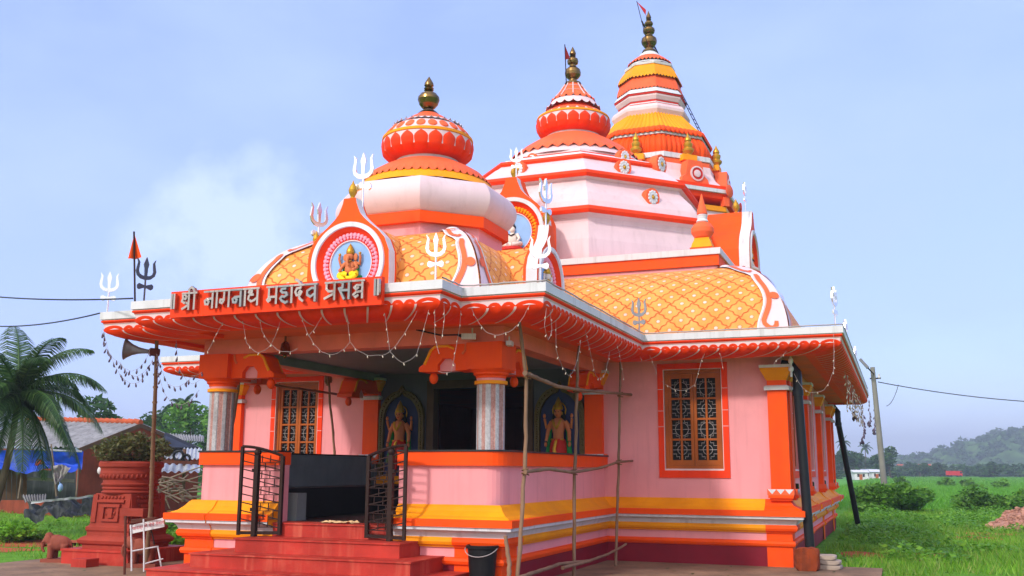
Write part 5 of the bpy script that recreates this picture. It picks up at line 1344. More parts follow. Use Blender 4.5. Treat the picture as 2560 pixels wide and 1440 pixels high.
def elephant(W, label):
    mb = MB()
    mb.sphere((0, 0, .30), (.20, .115, .125)); mb.sphere((-.06, 0, .32), (.13, .11, .12)); mb.sphere((-.20, 0, .37), (.085, .08, .095)); mb.sphere((-.21, 0, .43), (.06, .065, .045))
    mb.tube([(-.25, 0, .37), (-.30, 0, .30), (-.315, 0, .22), (-.29, 0, .17), (-.26, 0, .165)], [.045, .036, .028, .022, .018], 10)
    for x in (-.12, .13):
        for s in (-1, 1): mb.tube([(x, s*.062, .28), (x+.005, s*.066, .16), (x, s*.066, .05)], [.062, .05, .052], 10)
    for s in (-1, 1): mb.sphere((-.165, s*.085, .365), (.05, .016, .075)); mb.tube([(-.26, s*.04, .34), (-.31, s*.05, .31)], [.014, .006], 6)
    mb.tube([(.19, 0, .34), (.22, 0, .24), (.215, 0, .18)], [.018, .012, .014], 6)
    t = thing('elephant_statue', label, 'statue', group='stone elephants by the pillar', W=W)
    o = mb.build('elephant_body', 'elephantstone', t, W)
    md = o.modifiers.new('Remesh', 'REMESH'); md.mode = 'VOXEL'; md.voxel_size = .012; md.use_smooth_shade = True
    sm = o.modifiers.new('Smooth', 'SMOOTH'); sm.iterations = 4
    MB().box(-.24, .24, -.14, .14, 0, .055).build('elephant_plinth', 'elephantstone', t, W)
elephant(TR(-6.05, 13.45, 0, R(12), 1.05), 'small red stone elephant standing left of the pillar platform')
elephant(TR(-4.12, 13.32, 0, R(25), 1.05), 'small red stone elephant seen through the frame of the notice stand')

# notice stand
ns = thing('notice_stand', 'rickety white pipe stand carrying a small white notice with red letters', 'sign', tuple(drop(P(365, 1425, z=0), 0)))
yy = 12.75
def N(px, py, y=yy): return P(px, py, y=y)
g0 = lambda px, y=yy: Vector((P(px, 1400, y=y).x, y, 0))
for (a, c_, w, m_) in ((N(327, 1312), g0(331), .014, 'white'), (N(359, 1298), g0(362), .014, 'white'), (N(394, 1365, 13.0), g0(406, 13.0), .013, 'white'), (N(377, 1322, 13.0), N(386, 1362, 13.0), .012, 'iron')):
    MB().tube([a, Vector(a).lerp(Vector(c_), .5)+Vector((.008, 0, 0)), c_], w, 7).build('leg', m_, ns)
for (a, c_, m_) in ((N(330, 1378), N(396, 1366, 13.0), 'white'), (N(360, 1410), N(408, 1397, 13.0), 'white'), (N(328, 1300), N(392, 1294, 12.9), 'rust')):
    MB().tube([a, c_], .012, 7).build('crossbar', m_, ns)
b0, b1, b2, b3 = N(326, 1335), N(411, 1317, 13.0), N(410, 1294, 13.0), N(324, 1314)
mb = MB(); slab4(mb, b0, b1, b2, b3, .008); bd = mb.build('notice_board', 'signwhite', ns)
mb = MB(); slab4(mb, N(326, 1309, 12.70), N(386, 1299, 12.82), N(388, 1293, 12.82), N(327, 1302, 12.70), .01); mb.build('rusty_plate', 'rust', ns)
ex = (Vector(b1)-Vector(b0)).normalized(); ez = (Vector(b3)-Vector(b0)).normalized(); en = ex.cross(ez).normalized(); ez = en.cross(ex)
tcu = bpy.data.curves.new('notice_text', 'FONT'); tcu.body = 'पादत्राणे येथे ठेवावे'; tcu.size = .085; tcu.extrude = .001
to = bpy.data.objects.new('notice_text_curve', tcu); col.objects.link(to)
me = bpy.data.meshes.new_from_object(to.evaluated_get(bpy.context.evaluated_depsgraph_get())); bpy.data.objects.remove(to)
me.materials.clear(); me.materials.append(M['letterred'])
wid = max((v.co.x for v in me.vertices), default=.5); o = bpy.data.objects.new('notice_lettering', me); col.objects.link(o)
sc_ = .50/wid; org = Vector(b0)+ex*.04+ez*.05+en*.006
if en.dot(CAM-Vector(b0)) < 0: pass
place(o, Matrix.Translation(org) @ Matrix((ex, ez, en)).transposed().to_4x4() @ Matrix.Scale(sc_, 4), bd)
b = MB(); b.tube([P(314, 1290, y=12.3), P(313, 1372, y=12.3), Vector((P(311, 1440, y=12.3).x, 12.3, 0))], .02, 7); tag(b.build('iron_post', 'rust'), 'thin rusty iron post in front of the carved pillar', 'post')

# bamboo pole and loudspeaker
bp = [Vector((P(366, 1400, y=13.3).x, 13.3, 0)), P(377, 1270, y=13.1), P(383, 1100, y=12.7), P(389, 960, y=12.3), P(392, 848, y=12.0)]
mb = MB(); mb.tube(bp, [.036, .036, .033, .030, .028], 9)
for k in range(16):
    f = k/15*4; i = min(3, int(f)); q = bp[i].lerp(bp[i+1], f-i); q1 = q+(bp[i+1]-bp[i]).normalized()*.02; mb.tube([q, q1], .041, 9)
tag(mb.build('bamboo_pole', 'bamboo'), 'tall bamboo pole standing left of the porch and carrying the loudspeaker', 'pole')
ls = thing('loudspeaker', 'grey horn loudspeaker tied near the top of the bamboo pole', 'loudspeaker', tuple(P(350, 875, y=12.0)))
h0, h1 = P(382, 880, y=12.0), P(317, 873, y=11.8); ax = (h1-h0).normalized()
hm = Matrix.Translation(h0) @ ax.to_track_quat('Z', 'Y').to_matrix().to_4x4()
MB().lathe([(.03, 0), (.035, .10), (.05, .20), (.085, .30), (.135, .38), (.165, .41), (.168, .415), (.15, .405), (.10, .36), (.05, .25), (.02, .15)], (0, 0), 24).build('horn', 'horn', ls, hm)
MB().lathe([(.055, -.10), (.062, -.08), (.062, .04), (.04, .06)], (0, 0), 16).build('driver', 'rust', ls, hm)
MB().tube([h0, P(391, 884, y=12.0)], .02, 6).build('clamp', 'iron', ls)

# ------------------------------------------------------------------ bamboo scaffold
sf = thing('bamboo_scaffold', 'bamboo scaffold of crooked poles lashed together beside the porch', 'scaffold', (3.0, 14.5, 0))
def pole(pts, r, name='upright'):
    pts = [Vector(p) for p in pts]; mb = MB(); N_ = 24; L_ = []
    for k in range(N_+1):
        f = k/N_*(len(pts)-1); i = min(len(pts)-2, int(f)); L_.append(pts[i].lerp(pts[i+1], f-i)+Vector((mnoise.noise(Vector((k*.5, pts[0].y, 1))), mnoise.noise(Vector((k*.5, pts[0].y, 5))), 0))*.018)
    mb.tube(L_, [r*.82*(1-.25*k/N_)*(1.14 if k % 3 == 0 else 1) for k in range(N_+1)], 8); return mb.build(name, 'bamboo', sf)
X_ = lambda px, py, x=3.0: P(px, py, x=x)
pole([(2.98, 12.05, 0), X_(1312, 1180), X_(1316, 950), X_(1298, 798)], .036); pole([(3.02, 14.35, 0), X_(1436, 1180), X_(1442, 980), X_(1448, 853)], .034); pole([(3.0, 16.75, 0), X_(1547, 1160), X_(1549, 990), X_(1551, 893)], .03)
pole([X_(1312, 933, 3.06), X_(1340, 944, 3.06), X_(1390, 965, 3.06), X_(1440, 974, 3.06), X_(1582, 987, 3.06)], .038, 'ledger')
pole([X_(1312, 1180, 3.06), X_(1370, 1172, 3.06), X_(1432, 1181, 3.06), X_(1500, 1170, 3.06), X_(1545, 1155, 3.06), X_(1582, 1152, 3.06)], .03, 'ledger')
pole([X_(1275, 1452, 3.06), X_(1340, 1430, 3.06), X_(1400, 1410, 3.06), X_(1470, 1402, 3.06)], .034, 'ledger')
pole([X_(1405, 1420, 3.10), X_(1470, 1404, 3.10), X_(1520, 1385, 3.10), X_(1566, 1360, 3.10)], .03, 'ledger')
pole([(2.95, 11.9, 0), (2.90, 12.0, .45), P(1264, 1340, x=2.86)], .04, 'brace')
mb = MB()
for px, py in ((1318, 940), (1441, 976), (1550, 987), (1313, 1180), (1435, 1180), (1547, 1156)):
    q = X_(px, py, 3.03); mb.tube([q+Vector((.05*math.cos(a*.9), .035*math.sin(a*.9)-.0, -.04+.006*a)) for a in range(15)], .009, 5)
mb.build('lashing', 'rope', sf)

sf = thing('bamboo_scaffold', 'dark bamboo poles of a second scaffold seen through the porch before the left window', 'scaffold', (-3.0, 15.0, 0))
def X2(px, py, x=-3.0): return P(px, py, x=x)
a_, c_ = X2(598, 950), X2(573, 1130); d_ = c_+(c_-a_)*.9; d_.z = 0; pole([d_, c_, a_, a_+Vector((0, 0, .35))], .036)
a_, c_ = X2(820, 938), X2(836, 1130); pole([Vector((-3.0, c_.y+.05, 0)), c_, a_], .034)
pole([X2(560, 935, -2.96), X2(700, 965, -2.96), X2(872, 990, -2.96)], .034, 'ledger')
mb = MB(); q = X2(821, 950, -2.96)
for k in range(9): mb.tube([q+Vector((.05*math.cos(k*.7), .05*math.sin(k*.7), .10)), q+Vector((.06*math.cos(k*.7+.4), .06*math.sin(k*.7+.4), -.02-.03*(k % 4)))], .02, 5)
mb.build('lashing', 'rope', sf)

# ------------------------------------------------------------------ bucket, blocks, heap
bk = thing('bucket', 'large black plastic bucket beside the lowest step', 'bucket', (2.05, 12.0, 0))
q = P(1206, 1362, z=.62); q.z = 0
k_ = 11.3
MB().lathe([(.15, 0), (.155, .02), (.200, .585), (.205, .59), (.195, .59), (.15, .03)], (q.x, q.y), 36).build('bucket_body', 'bucket', bk)
MB().lathe([(.200, .575), (.221, .58), (.223, .615), (.205, .62), (.195, .59)], (q.x, q.y), 36).build('bucket_rim', 'bucket', bk)
mb = MB(); mb.tube([(q.x+.222*math.cos(a), q.y+.222*math.sin(a)-.02, .58-.10*math.sin((a+2.9)/2.9*math.pi)) for a in np.linspace(-2.9, 0, 14)], .006, 5); mb.build('bucket_handle', 'wire', bk)
def rough_block(name, lo, hi, mat, label, cat, amp=.02, seed=0, group=None):
    mb = MB(); n = 8
    for ax_ in range(3):
        for s in (0, 1):
            def fn(u, v, ax_=ax_, s=s):
                p = [0, 0, 0]; p[ax_] = s; o_ = [i for i in range(3) if i != ax_]; p[o_[0]] = u; p[o_[1]] = v
                w = Vector([lo[i]+(hi[i]-lo[i])*p[i] for i in range(3)]); c_ = (Vector(lo)+Vector(hi))/2; d = (w-c_)
                k = 1-.10*(abs(p[0]-.5)*2)**6*(abs(p[1]-.5)*2)**6-.10*((abs(p[2]-.5)*2)**6)*((abs(p[0]-.5)*2)**6)
                return tuple(c_+d*k+d.normalized()*amp*mnoise.noise(w*9+Vector((seed, 0, 0))))
            mb.grid(fn, n, n, 0, True)
    return tag(mb.build(name, mat), label, cat, group)
rough_block('laterite_block', (5.93, 17.12, 0), (6.30, 17.45, .36), 'laterite', 'rough mossy laterite block at the foot of the corner drainpipe', 'stone', .03, 2)
for k, (x, y, z, l) in enumerate(((6.42, 17.75, 0, 'lowest and longest flat stone of the stack by the laterite block'), (6.44, 17.8, .075, 'middle flat stone of the stack by the laterite block'), (6.40, 17.85, .15, 'top flat stone of the stack by the laterite block'))):
    rough_block('flat_stone', (x-.18, y-.2, z), (x+.20-.03*k, y+.2, z+.065), 'flatstone', l, 'stone', .015, 20+k, 'flat stones stacked by the block')
hp = Vector((12.45, 33.0, -.05))
def heapf(u, v):
    a = 2*math.pi*u; r = 2.55*v; z = 1.3*max(0, 1-v)**.85+.10*mnoise.noise(Vector((3*math.cos(a)*v*2, 3*math.sin(a)*v*2, 2)))+.05*mnoise.noise(Vector((9*math.cos(a)*v*2, 9*math.sin(a)*v*2, 7)))
    return (hp.x+r*math.cos(a), hp.y+r*math.sin(a), hp.z+z)
mb = MB(); mb.grid(heapf, 72, 30, 0, False)
for k in range(1500):
    u, v = random.random(), random.random()**.5; p = heapf(u, v); s = random.uniform(.03, .085)
    mb.sphere((p[0], p[1], p[2]+s*.3), (s, s*.8, s*.7), 0, 5, 3)
tag(mb.build('gravel_heap', 'gravel'), 'heap of pinkish laterite gravel at the right edge of the grass', 'gravel heap', kind=None)

# ------------------------------------------------------------------ flags
def flag(name, label, base, tip, tri, mat, seed):
    t = thing(name, label, 'flag', base)
    MB().tube([base, tip], .014, 6).build('flagpole', 'iron', t)
    a, c_, d = map(Vector, tri); nrm = (c_-a).cross(d-a).normalized(); mb = MB()
    def fn(u, v):
        p = a.lerp(c_.lerp(d, u), v); return tuple(p+nrm*.035*v*math.sin(u*7+seed)*1.0)
    mb.grid(fn, 10, 12, 0, True); mb.build('pennant', mat, t)
y = 11.15
flag('saffron_flag', 'saffron pennant drooping on a thin pole at the left eave', (P(339, 745, y=y).x, y, 3.94), P(335, 579, y=y), (P(336, 584, y=y), P(321, 648, y=y-.04), P(355, 645, y=y+.06)), 'flag', 1)
flag('red_flag', 'faded red pennant beside the finial of the lower onion dome', (-.12, 23.75, 11.75), P(1412, 111, y=23.6), (P(1412, 112, y=23.6), P(1413, 150, y=23.6), P(1424, 146, y=23.9)), 'redflag', 2)
flag('red_flag', 'faded red pennant at the very top of the tallest spire', (.05, 33.0, 16.6), P(1592, 3, y=32.7), (P(1592, 4, y=32.7), P(1617, 42, y=32.8), P(1612, 20, y=32.9)), 'redflag', 3)
MB().tube([P(1604, 52, y=32.9), P(1648, 140, y=33.6)], .03, 6).build('flag_stay', 'cable'); tag(bpy.data.objects['flag_stay'], 'dark rod leaning across the top finial of the tallest spire', 'rod')

# ------------------------------------------------------------------ fairy lights
def string(pts, label, bulbs=None, mat='bulb', r=.0025, wire='wire', gap=.17, sz=.6):
    pts = [Vector(p) for p in pts]; out = []
    for a, c_ in zip(pts, pts[1:]):
        n_ = max(2, int((c_-a).length/.05)); sag = (c_-a).xy.length*.10
        for k in range(n_): out.append(a.lerp(c_, k/n_)-Vector((0, 0, sag*4*(k/n_)*(1-k/n_)))+Vector((0, 0, .006*math.sin(k*1.9))))
    out.append(pts[-1])
    t = thing('fairy_light_string', label, 'string lights', tuple(out[0]), 'fairy light strings hung from the eaves')
    MB().tube(out, r, 5, cap=False).build('cord', wire, t)
    acc = gap*.6; last = out[0]
    for p in out[1:]:
        acc += (p-last).length; last = p
        if acc > gap:
            acc = random.uniform(-.04, .04); d = Vector((random.uniform(-.6, .6), random.uniform(-.3, .3), -1)).normalized()
            mb = MB(); e = p+d*.018*sz; f = p+d*.062*sz; mb.tube([p, e, p+d*.03*sz, p+d*.05*sz, f], [.004*sz, .007*sz, .0115*sz, .011*sz, .004*sz], 6); mb.build('light_bulb', mat, t)
    return t
def pxs(l, **k): return [P(x, y, **k) for x, y in l]
FY = dict(y=10.98)
string(pxs([(564, 789), (539, 839), (519, 878)], **FY), 'short light string hanging below the left end of the name board', gap=.14)
string(pxs([(604, 780), (610, 822), (617, 858), (647, 882), (678, 861), (708, 879), (744, 871)], **FY), 'light string dipping under the first word of the name board')
string(pxs([(647, 783), (655, 828), (678, 861), (696, 820), (708, 778)], **FY), 'V shaped light string under the second word of the name board')
string(pxs([(749, 778), (772, 839), (805, 880), (844, 883), (875, 855), (870, 810), (867, 767)], **FY), 'deep U shaped light string under the third word of the name board')
string(pxs([(812, 772), (800, 800), (772, 839)], **FY), 'short slanting light string between the U shaped strings')
string(pxs([(875, 855), (900, 879), (937, 888), (975, 879), (1025, 810), (1050, 760)], **FY), 'light string rising towards the stepped corner of the porch eave')
string(pxs([(959, 762), (967, 820), (975, 879), (1009, 907), (1042, 885), (1060, 820), (1078, 750)], **FY), 'long light string looping at the right end of the name board')
string(pxs([(1087, 756), (1087, 841), (1098, 885)], **FY), 'straight light string hanging under the stepped eave corner')
string(pxs([(1110, 760), (1111, 800), (1104, 846)], **FY), 'short light string just right of the stepped eave corner', gap=.12)
string(pxs([(1156, 722), (1150, 810), (1140, 870), (1128, 930), (1096, 928)], y=11.5), 'light string reaching down to the orange bracket of the right column')
string(pxs([(1175, 762), (1197, 807), (1219, 832), (1256, 835), (1297, 810), (1331, 747)], y=11.5), 'shallow light string left of the first scaffold pole')
string(pxs([(1366, 770), (1361, 815), (1371, 850), (1380, 824), (1375, 775)], x=3.56), 'small looped light string at the right front corner of the porch eave')
string(pxs([(1390, 800), (1390, 873), (1412, 925), (1425, 938), (1444, 897), (1452, 850)], x=3.5), 'light string between the first two scaffold poles')
string(pxs([(1462, 820), (1474, 870), (1490, 940), (1512, 935), (1524, 880)], x=3.5), 'light string between the last two scaffold poles')
string(pxs([(1540, 850), (1548, 880), (1560, 950)], x=3.5), 'short light string at the last scaffold pole')
string(pxs([(1598, 850), (1600, 892), (1604, 902)], y=16.75), 'short light string at the inner corner of the eaves')
string(pxs([(1616, 868), (1628, 896), (1641, 930)], y=16.75), 'light string over the left corner of the large window')
string(pxs([(1769, 865), (1754, 900), (1737, 962), (1700, 977), (1655, 953)], y=16.75), 'light string curving across the large window')
string(pxs([(1795, 862), (1802, 890), (1808, 923)], y=16.75), 'straight light string over the right corner of the large window')
string(pxs([(1968, 850), (1965, 880), (1940, 900), (1932, 918)], y=16.75), 'light string in front of the corner pilaster capital')
string(pxs([(1985, 934), (2005, 968), (2023, 981), (2045, 980), (2060, 975), (2075, 950), (2082, 930)], y=17.2), 'light string swinging past the corner drainpipe')
string(pxs([(2084, 835), (2085, 880), (2083, 935)], x=6.75), 'straight light string at the right corner of the hall eave')
DK = dict(y=11.6)
for l, lab in (([(254, 826), (266, 872), (280, 899), (312, 950), (346, 957), (367, 927), (385, 890)], 'dark bulb string bellying out below the left eave corner'),
               ([(258, 822), (272, 880), (296, 905), (330, 928), (362, 905), (376, 870)], 'dark bulb string closest under the loudspeaker'),
               ([(300, 905), (322, 935), (350, 938), (372, 915)], 'short dark bulb string left of the bamboo pole'),
               ([(392, 885), (398, 940), (412, 985), (440, 1010), (470, 1005), (498, 975)], 'lowest dark bulb string right of the bamboo pole'),
               ([(395, 900), (420, 960), (450, 965), (480, 940), (505, 930)], 'middle dark bulb string right of the bamboo pole'),
               ([(440, 850), (444, 900), (452, 930), (480, 960), (500, 950)], 'upper dark bulb string right of the bamboo pole')):
    string(pxs(l, **DK), lab, mat='darkbulb', gap=.085, sz=1.25)
for i, (yy, n_) in enumerate(((20.5, 2), (23, 2), (25.5, 2), (28, 2))):
    for k in range(n_):
        y0 = yy+k*1.1; pts = [(6.72, y0, 3.60), (6.74, y0+.05, 3.2-.25*k), (6.70, y0+.4, 2.85+.1*k), (6.72, y0+.85, 3.2), (6.72, y0+1.0, 3.6)]
        string(pts, 'dangling light string under the receding right eave of the hall', gap=.13, sz=1.2)
for i, px in enumerate((2137, 2156, 2172, 2184)):
    pts = [P(px, 985+4*i, x=6.6), P(px+2, 1035, x=6.6), P(px-1, (1030, 1100, 1050, 1070)[i], x=6.6)]
    string(pts, ('first', 'longest', 'third', 'last')[i]+' dark bulb strand hanging straight at the far end of the right eave', mat='darkbulb', gap=.18, sz=2.6)
# thin wire lying along the top of the fascia
mb = MB(); pts = []
for (x0, y0), (x1, y1) in zip(EAVE[1:6], EAVE[2:7]):
    for k in range(14): f = k/14; pts.append((x0+(x1-x0)*f, y0+(y1-y0)*f-.0, 3.955+.025*abs(mnoise.noise(Vector((x0+f*6, y0+f*5, 2))))))
mb.tube(pts, .012, 5, cap=False); tag(mb.build('eave_cable', 'wire'), 'thin grey cable lying along the top edge of the eave', 'cable')
def cable(p, q, sag, label, r=.012):
    p, q = Vector(p), Vector(q); pts = [p.lerp(q, k/16)-Vector((0, 0, sag*4*(k/16)*(1-k/16))) for k in range(17)]
    tag(MB().tube(pts, r, 5, cap=False).build('power_cable', 'cable'), label, 'cable', 'cables against the sky')
cable(P(-60, 737, y=13), P(332, 746, y=10.9), .05, 'upper dark cable running to the stepped left eave')
cable(P(-60, 812, y=14), P(250, 783, y=11.45), .10, 'lower dark cable slanting up to the left eave corner')
# ------------------------------------------------------------------ electricity pole and right hand side
ep = thing('electricity_pole', 'leaning grey cement pole behind the right eave', 'utility pole', (7.0, 45.7, 0))
pt, pbm = P(2181, 918, y=45.5), Vector((P(2217, 1275, y=45.7).x, 45.7, -.05))
MB().tube([pbm, pbm.lerp(pt, .5), pt], [.14, .12, .095], 8).build('pole', 'cementpole', ep)
MB().tube([pt.lerp(pbm, .08)-Vector((.15, 0, 0)), pt.lerp(pbm, .08)+Vector((.3, 0, 0))], .035, 6).build('bracket', 'iron', ep)
MB().lathe([(.05, 0), (.07, .06), (.04, .12), (.06, .16), (.02, .2)], (pt.x+.25, pt.y), 12, z0=pt.lerp(pbm, .08).z).build('insulator', 'white', ep)
cable(P(2195, 955, y=45.5), P(2760, 1010, y=52), .25, 'single power line leaving the cement pole to the right', .02)
cable(P(2246, 962, y=46), P(2216, 1015, y=45.6), .2, 'loose wire end hanging by the cement pole', .012)
lamp = thing('street_lamp', 'flat grey lamp head on a short arm over the right eave', 'street lamp', tuple(P(2165, 905, y=44.8)))
MB().beam(P(2150, 898, y=44.8), P(2170, 920, y=44.8), .28, .12).build('lamp_head', 'horn', lamp); MB().tube([P(2170, 920, y=44.8), P(2184, 935, y=45.4)], .03, 6).build('lamp_arm', 'iron', lamp)

bsh = [((2205, 1278), 43, 1.25, 1.5, 'rounded dark shrub around the foot of the cement pole', 3800, .11), ((2262, 1282), 44, 1.2, 1.35, 'dark shrub just right of the cement pole', 3000, .11), ((2428, 1282), 46, 1.0, 1.15, 'open spindly shrub in the weeds left of the gravel heap', 1500, .10),
       ((2480, 1275), 47, .8, .9, 'small shrub close behind the gravel heap', 1200, .10), ((2560, 1275), 46, 1.1, 1.0, 'shrub at the right edge above the gravel heap', 1500, .10), ((2165, 1282), 42, .6, .7, 'low shrub left of the cement pole', 1000, .09)]
for i, ((px, py), d, r, h, lab, nl, s) in enumerate(bsh):
    q = P(px, py, dist=d); bush('wild_shrub', lab, (q.x, q.y, -.05), r, h, nl, s, 'shrub', 'shrubs in the field edge', 60+i)
for i, (px, py, d, r, h, lab) in enumerate(((20, 1290, 25, .7, .5, 'leafy weed bush at the left edge before the plastic fence'), (70, 1288, 25.5, .6, .32, 'low leafy bush before the plastic fence'), (420, 1262, 22, .5, .45, 'bright weed clump between the pillar and the porch'), (455, 1240, 24, .6, .65, 'dark weed clump by the left corner of the porch'), (400, 1270, 23, .55, .4, 'weed clump right beside the carved pillar'))):
    q = P(px, py, dist=d); bush('weed_bush', lab, (q.x, q.y, -.03), r, h, 1300, .06, 'weed' if i != 3 else 'shrub', 'weed bushes on the left lawn', 80+i)

# grass and weeds (uncountable)
def blades(x0, x1, y0, y1, n, h, w, mask=None):
    x = rs.uniform(x0, x1, n); y = rs.uniform(y0, y1, n)
    if mask is not None: k = mask(x, y); x, y = x[k], y[k]
    n = len(x); a = rs.uniform(0, 6.28, n); hh = h*rs.uniform(.4, 1.2, n); ln = rs.uniform(-.95, .95, (n, 2))*hh[:, None]
    V = np.empty((n, 3, 3)); V[:, 0] = np.stack([x-np.cos(a)*w, y-np.sin(a)*w, np.full(n, -.04)], 1); V[:, 1] = np.stack([x+np.cos(a)*w, y+np.sin(a)*w, np.full(n, -.04)], 1); V[:, 2] = np.stack([x+ln[:, 0], y+ln[:, 1], hh], 1)
    return V.reshape(-1, 3), np.arange(3*n).reshape(-1, 3)
def patch(x, y, s=3.0): return np.array([mnoise.noise(Vector((a/s, c_/s, 3.7))) for a, c_ in zip(x, y)])
def offslab(x, y):
    ok = np.ones(len(x), bool)
    for a, c_, rx, ry in SOIL: ok &= ((x-a)/rx)**2+((y-c_)/ry)**2 > 1
    return ok & ~((x > -6.85) & (x < 7.3) & (y < 18.25)) & ~((np.abs(x) < 6.1) & (y > 17) & (y < 31)) & ~((np.abs(x) < 3.4) & (y < 37) & (y > 29))
V, F = blades(-24, -4, 12, 34, 30000, .085, .012, lambda x, y: offslab(x, y) & (patch(x, y, 2.5) > -.22))
o = fast('lawn_grass', V, F, 'grass'); tag(o, 'short bright grass of the lawn on the left', 'grass', kind='stuff')
V, F = blades(5.5, 19, 16, 46, 60000, .13, .014, lambda x, y: offslab(x, y) & (x < 4.5+y*.36) & (patch(x, y, 2.5) > -.28))
o = fast('wild_grass', V, F, 'grass'); tag(o, 'uneven wild grass right of the temple', 'grass', kind='stuff')
def weeds(x0, x1, y0, y1, n, s, mask, hs_=.55):
    x = rs.uniform(x0, x1, n); y = rs.uniform(y0, y1, n); k = mask(x, y); x, y = x[k], y[k]; p = np.clip(patch(x, y, 1.3), 0, 1)
    z = rs.uniform(0.02, 1, len(x))*(.08+hs_*p); V, F = [], None
    c = np.stack([x, y, z], 1); a = rs.normal(size=c.shape); a[:, 2] *= .35; a /= np.linalg.norm(a, axis=1)[:, None]; e = np.cross(a, np.array([0, 0, 1.])+.4*rs.normal(size=c.shape)); e /= np.linalg.norm(e, axis=1)[:, None]
    q = s*rs.uniform(.5, 1.3, (len(x), 1)); V = np.stack([c-a*q, c+e*q*.5, c+a*q, c-e*q*.5], 1).reshape(-1, 3); return V, np.arange(len(V)).reshape(-1, 4)
V, F = weeds(6.2, 19, 19, 46, 50000, .065, lambda x, y: offslab(x, y) & (x < 4.5+y*.36) & (patch(x, y, 1.3) > .02))
tag(fast('weeds', V, F, 'weed'), 'leafy weeds spreading between the temple and the gravel heap', 'weeds', kind='stuff')
V, F = weeds(-26, -5, 16, 34, 14000, .06, lambda x, y: offslab(x, y) & (patch(x, y, 1.3) > .1) & (y-16 > (x+5)*-.25), .13)
tag(fast('weeds', V, F, 'weed'), 'leafy weeds on the lawn left of the pillar', 'weeds', kind='stuff')
V, F = blades(2, 60, 46, 130, 90000, .38, .035, lambda x, y: (x < 3+y*.36))
tag(fast('rice_plants', V, F, 'rice'), 'bright green rice plants filling the near paddy field', 'rice', kind='stuff')
V, F = blades(2, 110, 130, 330, 60000, .45, .12, lambda x, y: (x < 3+y*.36))
tag(fast('rice_plants', V, F, 'rice'), 'bright green rice plants of the far paddy field', 'rice', kind='stuff')
for (px, py, d) in ((2420, 1197, 110), (2370, 1196, 115), (2500, 1200, 105), (2250, 1192, 130)):
    q = P(px, py, dist=d); bush('field_bush', 'dark tuft on the bund of the paddy field', (q.x, q.y, -.02), .9, 1.1, 500, .2, 'shrub', 'tufts on the field bunds', int(px))
lv = []
for k in range(150):
    x, y = rs.uniform(-6, 7.2), rs.uniform(11, 18.1)
    if abs(x) < 2.7 and y > 10.5 or (abs(x) < 6.2 and y > 17.4): continue
    lv.append((x, y))
V = []
for x, y in lv:
    a = rs.uniform(0, 6.28); l = rs.uniform(.02, .05); c_, s_ = math.cos(a)*l, math.sin(a)*l
    V += [(x-c_, y-s_, .006), (x-s_*.5, y+c_*.5, .012), (x+c_, y+s_, .02), (x+s_*.5, y-c_*.5, .006)]
tag(fast('leaf_litter', V, np.arange(len(V)).reshape(-1, 4), 'olive'), 'dry leaves scattered over the brown forecourt', 'leaf litter', kind='stuff')
# distant trees, houses, truck
cl = []
r_ = random.Random(2)
for k in range(120):
    px = r_.uniform(2080, 2600); d = r_.uniform(330, 430); q = P(px, 1178, dist=d); h = r_.uniform(2.5, 5.5)*(1.3 if px < 2200 else .8); cl.append(((q.x, q.y, h*.5), (h*.8, h*.8, h*.55)))
V, F = leaf_cloud(cl, 15000, .85); tag(fast('tree_belt', V, F, 'forest'), 'continuous belt of low trees along the far edge of the field', 'trees', kind='stuff')
for i, (px, d, h, cr, lab) in enumerate(((2226, 230, 6.3, 3.4, 'rounded lone tree beside the cement pole at the field edge'), (2196, 250, 5.4, 2.8, 'smaller tree left of the rounded field tree'), (2118, 240, 6.6, 3.0, 'dark tree next to the far corner of the temple'), (2145, 260, 6.0, 3.0, 'broad tree behind the white field houses'), (2300, 300, 4.6, 2.6, 'low tree before the reddish roofs'), (2480, 290, 4.0, 2.6, 'low tree right of the red truck'), (2350, 310, 4.2, 2.4, 'small tree between the roofs and the red truck'))):
    q = P(px, 1180, dist=d); tree('field_tree', lab, (q.x, q.y, -.02), h, cr, 1500, .42, 'forest', 'trees along the far field edge', .2, .08, 90+i, 16)
for i, (px, d, h) in enumerate(((2108, 300, 10), (2162, 320, 9))):
    q = P(px, 1180, dist=d); palm('coconut_palm', ('far coconut palm close to the temple corner', 'far coconut palm above the white field houses')[i], (q.x, q.y, 0), h, 2.6, 13, 40+i, (.5, 0), .16, 16)
cl = []
hm_ = bpy.data.objects['wooded_hill'].data; nv_ = len(hm_.vertices)
for k in range(420):
    v = hm_.vertices[r_.randrange(int(nv_*.12), int(nv_*.62))].co
    if v.z > 3: cl.append(((v.x, v.y, v.z+1.2), (r_.uniform(3, 6.5), r_.uniform(3, 6.5), r_.uniform(2.2, 4.2))))
V, F = leaf_cloud(cl, 26000, 1.5); tag(fast('hill_woods', V, F, 'forest'), 'dense woods covering the hill on the right', 'woods', kind='stuff')
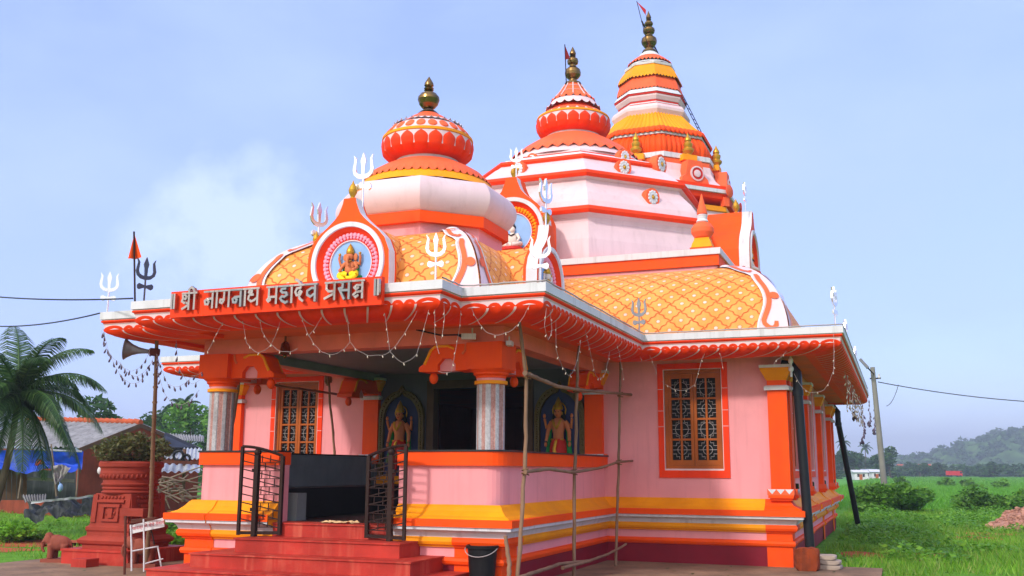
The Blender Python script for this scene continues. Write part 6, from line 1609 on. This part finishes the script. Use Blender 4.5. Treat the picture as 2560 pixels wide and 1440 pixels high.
def farhouse(px, d, w, h, roofh, wall, roof, label):
    q = P(px, 1180, dist=d); W = TR(q.x, q.y, 0, YAW*.6); t = thing('field_house', label, 'house', group='small houses beyond the field', W=W)
    MB().box(-w/2, w/2, -2, 2, 0, h).build('wall', wall, t, W)
    mb = MB(); mb.add([(-w/2-.3, -2.4, h), (w/2+.3, -2.4, h), (w/2+.3, 0, h+roofh), (-w/2-.3, 0, h+roofh), (-w/2-.3, 2.4, h), (w/2+.3, 2.4, h)], [(0, 1, 2, 3), (3, 2, 5, 4), (0, 3, 4), (1, 5, 2)]); mb.build('roof', roof, t, W)
    mb = MB(); mb.box(-w*.3, -w*.15, -2.03, -2, h*.4, h*.8); mb.box(w*.1, w*.25, -2.03, -2, h*.4, h*.8); mb.build('window', 'blackpaint', t, W)
    MB().box(-.4, .2, -2.03, -2, 0, h*.75).build('door', 'wood', t, W)
for a in ((2148, 215, 2.6, 1.5, .5, 'white', 'white', 'low white house nearest the temple beyond the field'), (2172, 225, 2.8, 1.7, .5, 'white', 'zinc', 'white house with grey roof beyond the field'), (2188, 222, 2.2, 1.6, .5, 'white', 'white', 'small white house left of the cement pole'),
          (2275, 420, 9, 3.0, 1.6, 'white', 'clay', 'white house with reddish roof right of the cement pole'), (2300, 430, 8, 3.2, 1.6, 'pale', 'clay', 'pale house with reddish roof below the far hills'), (2335, 460, 7, 3.2, 1.4, 'white', 'white', 'long white house below the far hills'), (2440, 420, 5, 2.4, 1, 'white', 'zinc', 'white house right of the red truck'), (2520, 430, 6, 2.6, 1.2, 'white', 'asbestos', 'white house under the wooded hill')): farhouse(*a)
q = P(2384, 1181, dist=305); W = TR(q.x, q.y, .1, YAW+.2, .75)
tk = thing('red_truck', 'red truck parked beyond the far paddy field', 'truck', W=W)
MB().box(-2.6, 1.2, -1, 1, .9, 2.5).build('cargo_body', 'redcloth', tk, W)
mb = MB(); mb.prism([(1.3, .7), (3.0, .7), (3.0, 1.5), (2.7, 2.4), (1.3, 2.5)], lambda x, z, y: (x, y, z), -.95, .95); mb.build('cab', 'redcloth', tk, W)
MB().box(2.0, 2.72, -.97, .97, 1.6, 2.2).build('cab_window', 'glass', tk, W)
for x in (-1.8, 2.1):
    for s in (-1, 1): MB().lathe([(.5, -.15), (.5, .15)], (0, 0), 16).build('wheel', 'bucket', tk, W @ Matrix.Translation((x, s*.9, .5)) @ Matrix.Rotation(R(90), 4, 'X'))

# ------------------------------------------------------------------ monsoon haze over the fields
HZ = bpy.data.materials.new('monsoon_haze'); HZ.use_nodes = True
hn = HZ.node_tree; hn.nodes.remove(hn.nodes['Principled BSDF']); pv = hn.nodes.new('ShaderNodeVolumePrincipled')
pv.inputs['Color'].default_value = (.80, .88, 1, 1); pv.inputs['Density'].default_value = .0008; pv.inputs['Anisotropy'].default_value = .2
hn.links.new(pv.outputs[0], hn.nodes['Material Output'].inputs['Volume']); M['haze'] = HZ
b = MB(); b.box(-2500, 2500, -400, 2300, -1.6, 75); o = b.build('haze', 'haze'); o['kind'] = 'stuff'; o['label'] = 'thin bluish monsoon haze lying over the fields and hills'; o['category'] = 'haze'
